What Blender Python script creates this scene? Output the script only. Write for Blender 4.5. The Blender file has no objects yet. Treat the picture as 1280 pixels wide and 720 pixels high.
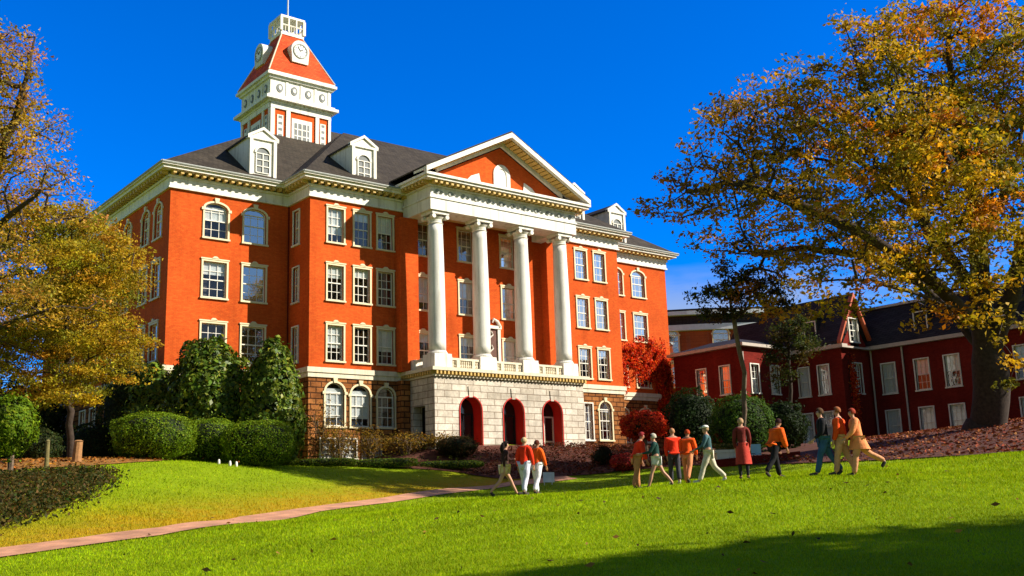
import bpy, math, random
import numpy as np
from mathutils import Vector, Matrix, noise as mnoise
rnd = random.Random(7); rng = np.random.default_rng(7)
SC = bpy.context.scene; COL = SC.collection
R = math.radians
# ---------------------------------------------------------------- camera frame (eye at the origin, z up, X along the hall's front, Y into it)
F, PT, RL, YW = 1289., R(11.83), R(-1.82), R(38.985)
FW = np.array([math.sin(YW)*math.cos(PT), math.cos(YW)*math.cos(PT), math.sin(PT)])
_r = np.array([math.cos(YW), -math.sin(YW), 0.]); _u = np.cross(_r, FW)
RT = math.cos(RL)*_r + math.sin(RL)*_u; UP = -math.sin(RL)*_r + math.cos(RL)*_u
RG = np.array([math.cos(YW), -math.sin(YW), 0.]); FG = np.array([math.sin(YW), math.cos(YW), 0.])
def ray(x, y): return (FW*F + RT*(x-640) - UP*(y-360))/F
def at(x, y, D): return ray(x, y)*D
def sd(s, d, z=0.): return RG*s + FG*d + np.array([0, 0, z])
# ---------------------------------------------------------------- scene objects
ORG = {}
def prop(o, label=None, cat=None, group=None, kind=None):
    if label: o['label'] = label
    if cat: o['category'] = cat
    if group: o['group'] = group
    if kind: o['kind'] = kind
    return o
def thing(name, loc, label, cat, group=None, rz=0.):
    o = bpy.data.objects.new(name, None); COL.objects.link(o)
    o.empty_display_size = .3
    o.location = tuple(loc); o.rotation_euler.z = rz
    ORG[o.name] = np.array(loc, float)
    return prop(o, label, cat, group)
def org(o): return ORG[o.name] if o is not None else np.zeros(3)
def link_mesh(name, me, parent=None, loc=None, rz=0., mat=None):
    o = bpy.data.objects.new(name, me); COL.objects.link(o)
    if mat is not None and not me.materials: me.materials.append(mat)
    if parent is not None: o.parent = parent
    w = np.array(loc, float) if loc is not None else org(parent)
    o.location = tuple(w - org(parent)); o.rotation_euler.z = rz
    ORG[o.name] = w
    return o
class MB:
    def __init__(s): s.v = []; s.f = []; s.m = []; s.cm = 0
    def poly(s, pts):
        n = len(s.v); s.v += [tuple(map(float, p)) for p in pts]; s.f.append(tuple(range(n, n+len(pts)))); s.m.append(s.cm)
    def add(s, vs, fs):
        n = len(s.v); s.v += [tuple(map(float, p)) for p in vs]
        for f in fs: s.f.append(tuple(n+i for i in f)); s.m.append(s.cm)
    def box(s, x0, x1, y0, y1, z0, z1):
        s.add([(x0,y0,z0),(x1,y0,z0),(x1,y1,z0),(x0,y1,z0),(x0,y0,z1),(x1,y0,z1),(x1,y1,z1),(x0,y1,z1)],
              [(0,3,2,1),(4,5,6,7),(0,1,5,4),(1,2,6,5),(2,3,7,6),(3,0,4,7)])
    def prism(s, pts, z0, z1):
        n = len(pts)
        s.add([(p[0],p[1],z0) for p in pts]+[(p[0],p[1],z1) for p in pts],
              [tuple(range(n-1,-1,-1)), tuple(range(n,2*n))]+[(i,(i+1)%n,n+(i+1)%n,n+i) for i in range(n)])
    def extr(s, pts, vec):            # polygon of 3-D points pushed along vec
        n = len(pts); vec = np.array(vec)
        s.add([tuple(p) for p in pts]+[tuple(np.array(p)+vec) for p in pts],
              [tuple(range(n-1,-1,-1)), tuple(range(n,2*n))]+[(i,(i+1)%n,n+(i+1)%n,n+i) for i in range(n)])
    def obox(s, c, ax, ay, az):       # oriented box: centre and three half-axes
        c, ax, ay, az = map(np.array, (c, ax, ay, az)); vs = []
        for k in (-1, 1):
            for i, j in ((-1,-1),(1,-1),(1,1),(-1,1)): vs.append(c+i*ax+j*ay+k*az)
        s.add(vs, [(0,3,2,1),(4,5,6,7),(0,1,5,4),(1,2,6,5),(2,3,7,6),(3,0,4,7)])
    def tube(s, pts, rad, k=8, cap=True):
        pts = [np.array(p, float) for p in pts]; n0 = len(s.v); a = None
        for i, p in enumerate(pts):
            t = pts[min(i+1, len(pts)-1)] - pts[max(i-1, 0)]; t = t/(np.linalg.norm(t)+1e-9)
            if a is None: a = np.cross(t, (0,0,1) if abs(t[2]) < .9 else (1,0,0))
            a = a - t*(a@t); a = a/(np.linalg.norm(a)+1e-9); b = np.cross(t, a)
            r = rad[i] if hasattr(rad, '__len__') else rad
            for j in range(k):
                q = 2*math.pi*j/k; s.v.append(tuple(p + r*(math.cos(q)*a + math.sin(q)*b)))
        for i in range(len(pts)-1):
            for j in range(k):
                s.f.append((n0+i*k+j, n0+i*k+(j+1)%k, n0+(i+1)*k+(j+1)%k, n0+(i+1)*k+j)); s.m.append(s.cm)
        if cap:
            s.f.append(tuple(n0+j for j in range(k-1,-1,-1))); s.m.append(s.cm)
            e = n0+(len(pts)-1)*k; s.f.append(tuple(e+j for j in range(k))); s.m.append(s.cm)
    def lathe(s, c, prof, k=20):      # prof: (radius, z)
        s.tube([(c[0],c[1],c[2]+z) for r, z in prof], [r for r, z in prof], k) if False else None
        n0 = len(s.v)
        for r, z in prof:
            for j in range(k):
                q = 2*math.pi*j/k; s.v.append((c[0]+r*math.cos(q), c[1]+r*math.sin(q), c[2]+z))
        for i in range(len(prof)-1):
            for j in range(k): s.f.append((n0+i*k+j, n0+i*k+(j+1)%k, n0+(i+1)*k+(j+1)%k, n0+(i+1)*k+j)); s.m.append(s.cm)
        s.f.append(tuple(n0+j for j in range(k-1,-1,-1))); s.m.append(s.cm)
        e = n0+(len(prof)-1)*k; s.f.append(tuple(e+j for j in range(k))); s.m.append(s.cm)
    def mesh(s, name, mats, off=(0,0,0), smooth=False):
        me = bpy.data.meshes.new(name)
        o = np.array(off, float)
        me.from_pydata((np.array(s.v)-o).tolist() if s.v else [], [], s.f)
        for m in (mats if isinstance(mats, (list, tuple)) else [mats]): me.materials.append(m)
        if any(s.m): me.polygons.foreach_set('material_index', s.m)
        if smooth: me.polygons.foreach_set('use_smooth', [True]*len(me.polygons))
        me.update(); return me
    def build(s, name, mats, parent=None, smooth=False):
        me = s.mesh(name, mats, org(parent), smooth)
        return link_mesh(name, me, parent)
# ---------------------------------------------------------------- materials
class NT:
    def __init__(s, nt): s.nt = nt; s.n = nt.nodes; s.l = nt.links
    def new(s, t, **kw):
        n = s.n.new(t)
        for k, v in kw.items(): setattr(n, k, v)
        return n
    def set(s, n, **kw):
        for k, v in kw.items(): n.inputs[k].default_value = v
        return n
    def link(s, a, b): s.l.new(a, b)
    def math(s, op, a, b=None, c=None):
        n = s.new('ShaderNodeMath', operation=op)
        for i, x in enumerate((a, b, c)):
            if x is None: continue
            if isinstance(x, (int, float)): n.inputs[i].default_value = x
            else: s.link(x, n.inputs[i])
        return n.outputs[0]
    def mix(s, f, a, b, bt='MIX'):
        n = s.new('ShaderNodeMix', data_type='RGBA', blend_type=bt)
        for i, x in ((0, f), (6, a), (7, b)):
            if isinstance(x, (int, float)): n.inputs[i].default_value = x
            elif isinstance(x, tuple): n.inputs[i].default_value = x if len(x) == 4 else (*x, 1)
            else: s.link(x, n.inputs[i])
        return n.outputs[2]
    def noise(s, vec, scale, detail=4., rough=.55, dims='3D'):
        n = s.new('ShaderNodeTexNoise', noise_dimensions=dims); s.set(n, Scale=scale, Detail=detail, Roughness=rough)
        if vec is not None: s.link(vec, n.inputs['Vector'])
        return n.outputs['Fac']
    def ramp(s, f, lo, hi, a=0., b=1.):
        n = s.new('ShaderNodeMapRange', clamp=True); s.link(f, n.inputs[0])
        for i, x in ((1, lo), (2, hi), (3, a), (4, b)): n.inputs[i].default_value = x
        return n.outputs[0]
    def bump(s, h, strength=.3, dist=.02):
        n = s.new('ShaderNodeBump'); s.set(n, Strength=strength, Distance=dist); s.link(h, n.inputs['Height']); return n.outputs[0]
def newmat(name):
    m = bpy.data.materials.new(name); m.use_nodes = True
    t = NT(m.node_tree); b = t.n['Principled BSDF']; pos = t.new('ShaderNodeNewGeometry').outputs['Position']
    return m, t, b, pos
def mat(name, col, rough=.7, var=.15, scale=3., bump=0., bscale=30., spec=.3, metal=0., weather=0.):
    m, t, b, pos = newmat(name)
    n = t.noise(pos, scale); n2 = t.noise(pos, scale*7.3, 3.)
    k = t.math('ADD', t.math('MULTIPLY', n, .7), t.math('MULTIPLY', n2, .3))
    f = t.ramp(k, .3, .7)
    c = t.mix(f, tuple(x*(1-var) for x in col), tuple(min(1, x*(1+var)) for x in col))
    if weather:
        mp = t.new('ShaderNodeMapping'); t.link(pos, mp.inputs[0]); mp.inputs['Scale'].default_value = (3.2, 3.2, .35)
        st = t.ramp(t.noise(mp.outputs[0], 1., 5.), .48, .78, 0., weather)
        c = t.mix(st, c, tuple(x*y for x, y in zip(col, (.52,.47,.40))))
        sp_ = t.ramp(t.noise(pos, 5., 6., .7), .60, .72, 0., weather*.8); c = t.mix(sp_, c, tuple(x*y for x, y in zip(col, (.6,.55,.46))))
    t.link(c, b.inputs['Base Color']); t.set(b, Roughness=rough, Metallic=metal); b.inputs['Specular IOR Level'].default_value = spec
    if bump: t.link(t.bump(t.noise(pos, bscale, 5.), bump), b.inputs['Normal'])
    return m
def brick_mat(name, c1, c2, mortar, w, h, ms, var=.2, bumpd=.01, rough=.85, nscale=.35, offs=.5):
    m, t, b, pos = newmat(name)
    sp = t.new('ShaderNodeSeparateXYZ'); t.link(pos, sp.inputs[0])
    u = t.math('ADD', sp.outputs[0], sp.outputs[1])
    cb = t.new('ShaderNodeCombineXYZ'); t.link(u, cb.inputs[0]); t.link(sp.outputs[2], cb.inputs[1])
    br = t.new('ShaderNodeTexBrick', offset=offs); t.link(cb.outputs[0], br.inputs['Vector'])
    for k, v in (('Color1', c1), ('Color2', c2), ('Mortar', mortar)): br.inputs[k].default_value = (*v, 1)
    t.set(br, Scale=1., **{'Mortar Size': ms, 'Mortar Smooth': .3, 'Bias': 0., 'Brick Width': w, 'Row Height': h})
    n = t.ramp(t.noise(pos, nscale, 6.), .3, .7, 1-var, 1+var*.6)
    n2 = t.ramp(t.noise(pos, 6., 4.), .3, .7, 1-var*.5, 1+var*.5)
    nn = t.math('MULTIPLY', n, n2)
    # rain streaks: noise stretched down the wall
    mp = t.new('ShaderNodeMapping'); t.link(pos, mp.inputs[0]); mp.inputs['Scale'].default_value = (1.6, 1.6, .12)
    st = t.ramp(t.noise(mp.outputs[0], 1., 4.), .52, .75, 1., 1-var*.9)
    nn = t.math('MULTIPLY', nn, st)
    c = t.mix(1., br.outputs['Color'], nn, 'MULTIPLY')
    t.link(c, b.inputs['Base Color']); t.set(b, Roughness=rough); b.inputs['Specular IOR Level'].default_value = .06
    hgt = t.math('ADD', t.math('MULTIPLY', br.outputs['Fac'], -1.), t.math('MULTIPLY', t.noise(pos, 14., 5.), .7))
    t.link(t.bump(hgt, .5, bumpd), b.inputs['Normal'])
    return m
def leaf_mat(name, trans=.35, rough=.45, spec=.35):
    m, t, b, pos = newmat(name)
    a = t.new('ShaderNodeAttribute', attribute_name='leaf')
    t.link(a.outputs['Color'], b.inputs['Base Color']); t.set(b, Roughness=rough); b.inputs['Specular IOR Level'].default_value = spec
    tr = t.new('ShaderNodeBsdfTranslucent'); t.link(t.mix(1., a.outputs['Color'], (1.3, 1.15, .7), 'MULTIPLY'), tr.inputs[0])
    mx = t.new('ShaderNodeMixShader'); mx.inputs[0].default_value = trans
    t.link(b.outputs[0], mx.inputs[1]); t.link(tr.outputs[0], mx.inputs[2])
    t.link(mx.outputs[0], t.n['Material Output'].inputs[0])
    return m
def glass_mat(name, tint=(.95,.96,1.), base=.02):
    m, t, b, pos = newmat(name)
    t.n.remove(b)
    gl = t.new('ShaderNodeBsdfGlossy'); t.set(gl, Roughness=.03, Color=(*tint, 1))
    wob = t.bump(t.noise(pos, 1.3, 2.), .12, .05); t.link(wob, gl.inputs['Normal'])
    tr = t.new('ShaderNodeBsdfTransparent'); t.set(tr, Color=(.86,.9,.92,1))
    fr = t.new('ShaderNodeFresnel'); t.set(fr, IOR=1.55)
    f = t.math('ADD', fr.outputs[0], base)
    mx = t.new('ShaderNodeMixShader'); t.link(f, mx.inputs[0]); t.link(tr.outputs[0], mx.inputs[1]); t.link(gl.outputs[0], mx.inputs[2])
    t.link(mx.outputs[0], t.n['Material Output'].inputs[0])
    return m
def roof_mat(name, col):
    m, t, b, pos = newmat(name)
    sp = t.new('ShaderNodeSeparateXYZ'); t.link(pos, sp.inputs[0])
    u = t.math('ADD', sp.outputs[0], t.math('MULTIPLY', sp.outputs[1], .37))
    cb = t.new('ShaderNodeCombineXYZ'); t.link(u, cb.inputs[0]); t.link(sp.outputs[2], cb.inputs[1])
    br = t.new('ShaderNodeTexBrick'); t.link(cb.outputs[0], br.inputs['Vector'])
    for k, v in (('Color1', [x*.8 for x in col]), ('Color2', [x*1.25 for x in col]), ('Mortar', [x*.35 for x in col])): br.inputs[k].default_value = (*v, 1)
    t.set(br, Scale=1., **{'Mortar Size': .012, 'Brick Width': .34, 'Row Height': .16})
    n = t.ramp(t.noise(pos, .5, 5.), .3, .7, .75, 1.2)
    t.link(t.mix(1., br.outputs['Color'], n, 'MULTIPLY'), b.inputs['Base Color']); t.set(b, Roughness=.8)
    b.inputs['Specular IOR Level'].default_value = .15
    t.link(t.bump(t.math('ADD', t.math('MULTIPLY', br.outputs['Fac'], -1.), t.noise(pos, 20.)), .4, .01), b.inputs['Normal'])
    return m
M = {}
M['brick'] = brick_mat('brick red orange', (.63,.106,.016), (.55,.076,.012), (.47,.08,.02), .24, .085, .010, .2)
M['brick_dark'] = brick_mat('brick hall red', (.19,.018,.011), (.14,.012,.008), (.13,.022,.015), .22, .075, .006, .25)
M['brick_rear'] = brick_mat('brick rear', (.36,.09,.03), (.30,.07,.025), (.28,.1,.06), .22, .075, .006, .2)
M['stone'] = brick_mat('white stone', (.66,.59,.49), (.52,.45,.36), (.30,.23,.17), 1.15, .43, .03, .3, .07, .8, .5)
M['brown'] = brick_mat('brown stone', (.38,.15,.045), (.22,.075,.022), (.07,.028,.012), .75, .36, .045, .38, .12, .85, .9)
M['white'] = mat('white paint', (.74,.71,.64), .55, .08, 1.2, .2, 25., .25, 0., .8)
M['white_trim'] = mat('white trim', (.75,.71,.62), .5, .08, 2., .15, 40., .25, 0., .7)
M['surround'] = mat('cream window trim', (.68,.58,.36), .5, .08, 2., .1, 40.)
M['cream'] = mat('cream stone', (.68,.60,.45), .7, .14, 1.5, .25, 20., .2, 0., .6)
M['soffit'] = mat('ochre soffit', (.62,.38,.12), .6, .12, 2.)
M['gold'] = mat('ochre modillion', (.55,.36,.10), .6, .2, 3.)
M['panel'] = mat('ochre panel', (.45,.25,.12), .7, .3, 5.)
M['roof'] = roof_mat('slate roof', (.050,.040,.029))
M['roof_hall'] = roof_mat('dark mansard', (.030,.026,.030))
M['red_roof'] = roof_mat('red metal roof', (.62,.075,.018))
M['red_door'] = mat('red painted reveal', (.50,.025,.015), .5, .15, 2.)
M['dark'] = mat('dark interior', (.018,.016,.016), .9, .3, 2.)
M['room'] = mat('dim room', (.06,.05,.045), .9, .4, 1.5)
M['blind'] = mat('blind', (.85,.84,.81), .8, .1, 4.)
M['glass'] = glass_mat('window glass')
M['glass_blue'] = glass_mat('sky tint glass', (.8,.92,1.), .40)  # bluer copy of the glass; sky reflection boosted and tinted, shaded panes included
M['lead'] = mat('dark louvre', (.16,.17,.17), .6, .3, 4.)
M['ornament'] = mat('grey ornament', (.32,.33,.30), .7, .25, 8.)
M['clock'] = mat('clock face', (.75,.74,.70), .4, .05)
M['black'] = mat('black paint', (.02,.02,.02), .5, .2)
M['metal'] = mat('pale metal', (.60,.62,.62), .35, .1, 3., 0, 30, .5, .3)
M['pipe'] = mat('pale pipe', (.45,.38,.32), .5, .15, 3.)
M['bark'] = mat('bark', (.045,.030,.022), .95, .5, 6., .9, 14.)
M['bark_pale'] = mat('pale bark', (.16,.11,.075), .95, .4, 6., .8, 16.)
M['leaf'] = leaf_mat('leaf', .38, .6, .12)
M['leaf_gloss'] = leaf_mat('glossy leaf', .2, .45, .22)
M['litter'] = leaf_mat('leaf litter', .05, .8, .1)
M['grassblade'] = leaf_mat('grass blade', .3, .75, .04)
# ================================================================ TERRAIN
CP = [(0,0,-1.65),]
def cp(px, py, D): CP.append(tuple(at(px, py, D)))
for a in ((640,720,13),(0,720,20),(1280,720,11),(320,720,16),(960,720,12),
          (630,621,31.3),(797,614,32),(845,603,34),(887,604,31),(931,600,29.7),(970,598,28.9),(1040,594,26),(1075,597,26.3),
          (0,692,24),(300,652,33),(500,628,42),(700,598,60),
          (370,583,58),(150,574,50),(60,592,42),(250,577,54),(0,600,38),(60,640,30),(600,590,62),
          (740,598,60),(780,588,62),(850,586,58),(1000,581,50),(1110,577,44),(1280,566,34),(1195,572,40),(1240,549,46)): cp(*a)
CP += [(44,54,3.75),(38,54,3.6),(50,54,3.7),(31,57,2.75),(34,57,2.85),(24,59,2.5),(60,58,3.7),(66,58,3.8),(76,46.8,3.68),(76,38.6,4.3),(72,50,3.7),(66,53,3.7),
       (76,25,5.2),(22,75,3.2),(100,50,4.5),(90,90,4.5),(20,100,4.),(0,70,3.2),(-25,60,2.6),(-40,30,.5),(45,110,4.5),
       tuple(sd(-20,0,-2.2)),tuple(sd(20,0,-1.3)),tuple(sd(0,-25,-2.6)),tuple(sd(30,20,.5)),tuple(sd(-30,25,-1.)),tuple(sd(45,30,3.2)),
       (-150,-100,-3),(200,-100,2),(200,200,5),(-150,200,3),(60,-120,-2),(0,260,4),(250,60,6),(-160,60,0)]
CP = np.array(CP)
def _tps(P, Z, lam=.02):
    S = 30.; p = P/S
    r = np.linalg.norm(p[:,None]-p[None], axis=2); K = np.where(r > 0, r*r*np.log(r+1e-12), 0)
    n = len(P); A = np.zeros((n+3, n+3)); A[:n,:n] = K+lam*np.eye(n); A[:n,n] = 1; A[:n,n+1:] = p; A[n,:n] = 1; A[n+1:,:n] = p.T
    w = np.linalg.solve(A, np.concatenate([Z, np.zeros(3)])); return p, w, S
_tp, _tw, _tS = _tps(CP[:,:2], CP[:,2], .0015)
def gz(X, Y):
    q = np.stack([np.atleast_1d(np.asarray(X, float)), np.atleast_1d(np.asarray(Y, float))], -1).reshape(-1, 2)
    rr = np.linalg.norm(q-np.array([30., 40.]), axis=1); k = np.minimum(1, 170/np.maximum(rr, 1e-6))
    qc = (np.array([30., 40.])+(q-np.array([30., 40.]))*k[:,None])/_tS
    r = np.linalg.norm(qc[:,None]-_tp[None], axis=2); K = np.where(r > 1e-9, r*r*np.log(r+1e-12), 0)
    n = len(_tp); return K@_tw[:n]+_tw[n]+qc@_tw[n+1:]
def g1(x, y): return float(gz(x, y)[0])
def hit(px, py, dmax=130.):
    d = ray(px, py); Ds = np.concatenate([np.arange(6, 60, .1), np.arange(60, dmax, .25)])
    P = d[None]*Ds[:,None]; h = P[:,2]-gz(P[:,0], P[:,1])
    i = np.where(h <= 0)[0]
    if not len(i): i = [int(np.argmin(np.abs(h)))]
    p = P[i[0]].copy(); p[2] = g1(p[0], p[1]); return p
def onground(px, D):                       # a point at distance D in the direction of column px, standing on the ground
    s = at(px, 600, D); return np.array([s[0], s[1], g1(s[0], s[1])])
def inpoly(P, poly):
    x, y = P[:,0], P[:,1]; r = np.zeros(len(P), bool); n = len(poly)
    for i in range(n):
        (x0, y0), (x1, y1) = poly[i][:2], poly[(i+1)%n][:2]
        c = ((y0 > y) != (y1 > y)) & (x < (x1-x0)*(y-y0)/(y1-y0+1e-12)+x0); r ^= c
    return r
def polydist(P, line):
    d = np.full(len(P), 1e9)
    for a, b in zip(line[:-1], line[1:]):
        a = np.array(a[:2]); b = np.array(b[:2]); ab = b-a
        t = np.clip(((P-a)@ab)/(ab@ab), 0, 1); d = np.minimum(d, np.linalg.norm(P-(a+t[:,None]*ab), axis=1))
    return d
# path edges, traced on the slope
pu = [hit(*p) for p in ((-60,695),(0,687),(100,674),(200,661),(300,647),(400,633),(480,623),(560,611),(640,602),(705,595))]
pl = [hit(*p) for p in ((-60,706),(0,698),(100,684),(200,670.5),(300,655.5),(400,640.5),(480,630),(560,618),(640,607.5),(722,599))]
PATH = [p[:2] for p in pu]+[p[:2] for p in pl[::-1]]
PATHMID = [(a[:2]+b[:2])/2 for a, b in zip(pu, pl)]
BED_PORTICO = [hit(*p)[:2] for p in ((575,592),(640,600),(705,596),(790,588),(850,583),(935,582),(1000,580),(1050,578))]
BED_PORTICO += [np.array(p) for p in ((72,50),(66,52.5),(66,60.4),(58.1,60.4),(58.1,57.9),(50.4,57.9),(50.4,54.3),(37.3,54.3),(37.3,57.9),(31,57.9))]
BED_PORTICO += [hit(*p)[:2] for p in ((300,579),(420,583),(500,587))]
BED_OAK = [hit(*p)[:2] for p in ((1050,578),(1110,576),(1190,571),(1280,565),(1340,560))]+[onground(1420,36)[:2], onground(1420,60)[:2], np.array((75.9,30)), np.array((75.9,46.8))]
BED_LEFT = [hit(*p)[:2] for p in ((-60,596),(0,589),(50,586),(110,583),(150,580),(200,577),(300,579.5))]+[np.array((30.3,60)), np.array((22.1,60.4)), np.array((22.1,70)), onground(100,75)[:2], onground(-120,60)[:2]]
SHADE_PATCH = [hit(*p)[:2] for p in ((-80,598),(0,592),(60,589),(112,586),(138,589),(132,606),(95,628),(50,648),(0,661),(-80,680))]
def grid_axis(lo, hi, step, far): 
    a = list(np.arange(lo, hi+1e-6, step)); l = [lo-d for d in far[::-1]]; h = [hi+d for d in far]; return np.array(l+a+h)
FAR = [3,8,16,30,60,120,260,600,1500]
gx = grid_axis(-40, 112, .8, FAR); gy = grid_axis(-12, 100, .8, FAR)
GX, GY = np.meshgrid(gx, gy); PG = np.stack([GX.ravel(), GY.ravel()], 1)
ZG = np.concatenate([gz(PG[i:i+4000,0], PG[i:i+4000,1]) for i in range(0, len(PG), 4000)])
nx, ny = len(gx), len(gy)
me = bpy.data.meshes.new('lawn')
fs = [(j*nx+i, j*nx+i+1, (j+1)*nx+i+1, (j+1)*nx+i) for j in range(ny-1) for i in range(nx-1)]
me.from_pydata(np.column_stack([PG, ZG]).tolist(), [], fs)
me.polygons.foreach_set('use_smooth', [True]*len(fs))
# dry grass along the far side of the path (real colour of the turf there)
def dryness(P):
    d = polydist(P, [p[:2] for p in pu]); D = P@FG[:2]; s = P@RG[:2]
    m = np.array(PATHMID); far = np.array([np.interp(x, (m@RG[:2]), (m@FG[:2])) for x in s])
    k = np.exp(-(d/3.4)**2)*(D > far)*(s < 1.5)
    return k
dry = dryness(PG)
ca = me.attributes.new('dry', 'FLOAT', 'POINT'); ca.data.foreach_set('value', dry.astype(np.float32))
m, t, b, pos = newmat('lawn turf')
n1 = t.noise(pos, .35, 5.); n2 = t.noise(pos, 3.2, 5.); n3 = t.noise(pos, 26., 4.)
c = t.mix(t.ramp(n1, .35, .65), (.20,.30,.003), (.27,.38,.004))
c = t.mix(t.ramp(n2, .35, .7, 0, .55), c, (.14,.22,.003))
c = t.mix(t.ramp(n3, .45, .75, 0, .5), c, (.32,.36,.01))
at_ = t.new('ShaderNodeAttribute', attribute_name='dry')
c = t.mix(t.math('MULTIPLY', at_.outputs['Fac'], t.ramp(t.noise(pos, 1.4, 4.), .3, .6, .35, 1.)), c, (.46,.27,.015))
t.link(c, b.inputs['Base Color']); t.set(b, Roughness=.9); b.inputs['Specular IOR Level'].default_value = .1
t.link(t.bump(t.math('ADD', n3, t.math('MULTIPLY', t.noise(pos, 90., 2.), .6)), .9, .05), b.inputs['Normal'])
me.materials.append(m)
prop(link_mesh('lawn', me), kind='structure')
def sheet(name, poly, lift, material, step=.8, kind='structure'):
    """a sheet laid over the slope inside a world-space outline"""
    poly = [np.array(p[:2], float) for p in poly]
    import bmesh
    P = np.array(poly); lo, hi = P.min(0), P.max(0)
    bm = bmesh.new(); vs = [bm.verts.new((p[0], p[1], 0)) for p in poly]; bm.faces.new(vs)
    for ax in (0, 1):
        for q in np.arange(math.floor(lo[ax]/step)*step, hi[ax], step):
            co = [0,0,0]; no = [0,0,0]; co[ax] = q; no[ax] = 1
            bmesh.ops.bisect_plane(bm, geom=bm.verts[:]+bm.edges[:]+bm.faces[:], plane_co=co, plane_no=no)
    bmesh.ops.triangulate(bm, faces=bm.faces[:])
    bm.verts.ensure_lookup_table()
    Q = np.array([v.co[:] for v in bm.verts]); z = gz(Q[:,0], Q[:,1])+lift
    # sit above the chords of the coarser lawn grid
    for v, h in zip(bm.verts, z): v.co.z = h
    me = bpy.data.meshes.new(name); bm.to_mesh(me); bm.free()
    me.polygons.foreach_set('use_smooth', [True]*len(me.polygons))
    if name != 'brick_path':
        me.attributes.new('dry', 'FLOAT', 'POINT')
    me.materials.append(material)
    return prop(link_mesh(name, me), kind=kind)
m, t, b, pos = newmat('brick paving')
sp = t.new('ShaderNodeMapping'); t.link(pos, sp.inputs[0]); sp.inputs['Rotation'].default_value = (0, 0, R(25))
br = t.new('ShaderNodeTexBrick'); t.link(sp.outputs[0], br.inputs['Vector'])
for k, v in (('Color1',(.56,.26,.14)),('Color2',(.48,.21,.11)),('Mortar',(.38,.22,.13))): br.inputs[k].default_value = (*v, 1)
t.set(br, Scale=1., **{'Mortar Size': .008, 'Brick Width': .2, 'Row Height': .1})
t.link(t.mix(1., br.outputs['Color'], t.ramp(t.noise(pos, 1.5, 6.), .3, .7, .65, 1.25), 'MULTIPLY'), b.inputs['Base Color']); t.set(b, Roughness=.85)
M['paving'] = m
M['mulch_red'] = mat('red brown mulch', (.085,.024,.013), .95, .6, 2.2, .9, 12.)
M['mulch_dark'] = mat('dark soil', (.05,.03,.018), .95, .5, 2., .8, 12.)
M['mulch_orange'] = mat('orange leaf mould', (.24,.11,.02), .95, .45, 2.2, .9, 14.)
sheet('brick_path', PATH, .035, M['paving'], .5)
sheet('mulch_bed', BED_PORTICO, .05, M['mulch_red'])
sheet('oak_mulch_bed', BED_OAK, .05, M['mulch_red'])
sheet('leaf_mould_bed', BED_LEFT, .04, M['mulch_orange'])
# ================================================================ BUILDING HELPERS
def arch_curve(u0, u1, v1, rise, n=10):
    c = (u0+u1)/2; h = (u1-u0)/2
    return [(c-h*math.cos(math.pi*i/n), v1-rise+rise*math.sin(math.pi*i/n)) for i in range(n+1)]
def facade(mb, O, U, W, u0, u1, v0, v1, holes, depth=.3):
    """wall face in the plane O + u*U + v*Z with openings (u0,u1,v0,v1,rise); reveals go inward along W"""
    O, U, W = np.array(O, float), np.array(U, float), np.array(W, float); Z = np.array([0,0,1.])
    P = lambda u, v, w=0.: tuple(O+u*U+v*Z+w*W)
    us = sorted({u0, u1, *[h[0] for h in holes], *[h[1] for h in holes]}); us = [u for u in us if u0-1e-6 <= u <= u1+1e-6]
    vs = sorted({v0, v1, *[h[2] for h in holes], *[h[3] for h in holes]}); vs = [v for v in vs if v0-1e-6 <= v <= v1+1e-6]
    for a, b in zip(us[:-1], us[1:]):
        for c, d in zip(vs[:-1], vs[1:]):
            m = ((a+b)/2, (c+d)/2)
            if any(h[0] < m[0] < h[1] and h[2] < m[1] < h[3] for h in holes): continue
            mb.poly([P(a,c), P(b,c), P(b,d), P(a,d)])
    for h in holes:
        a, b, c, d = h[:4]; rise = h[4] if len(h) > 4 else 0
        if rise:
            k = arch_curve(a, b, d, rise)
            for (p, q), (r, s) in zip(k[:-1], k[1:]):
                mb.poly([P(p,q), P(r,s), P(r,d), P(p,d)]); mb.poly([P(p,q), P(r,s), P(r,s,depth), P(p,q,depth)])
            e = d-rise
        else:
            e = d; mb.poly([P(a,d), P(b,d), P(b,d,depth), P(a,d,depth)])
        mb.poly([P(a,c), P(a,e), P(a,e,depth), P(a,c,depth)]); mb.poly([P(b,c), P(b,e), P(b,e,depth), P(b,c,depth)])
        mb.poly([P(a,c), P(b,c), P(b,c,depth), P(a,c,depth)])
def rect_bar(mb, x0, x1, z0, z1, y0, y1): mb.box(x0, x1, y0, y1, z0, z1)
WM = {}
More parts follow.
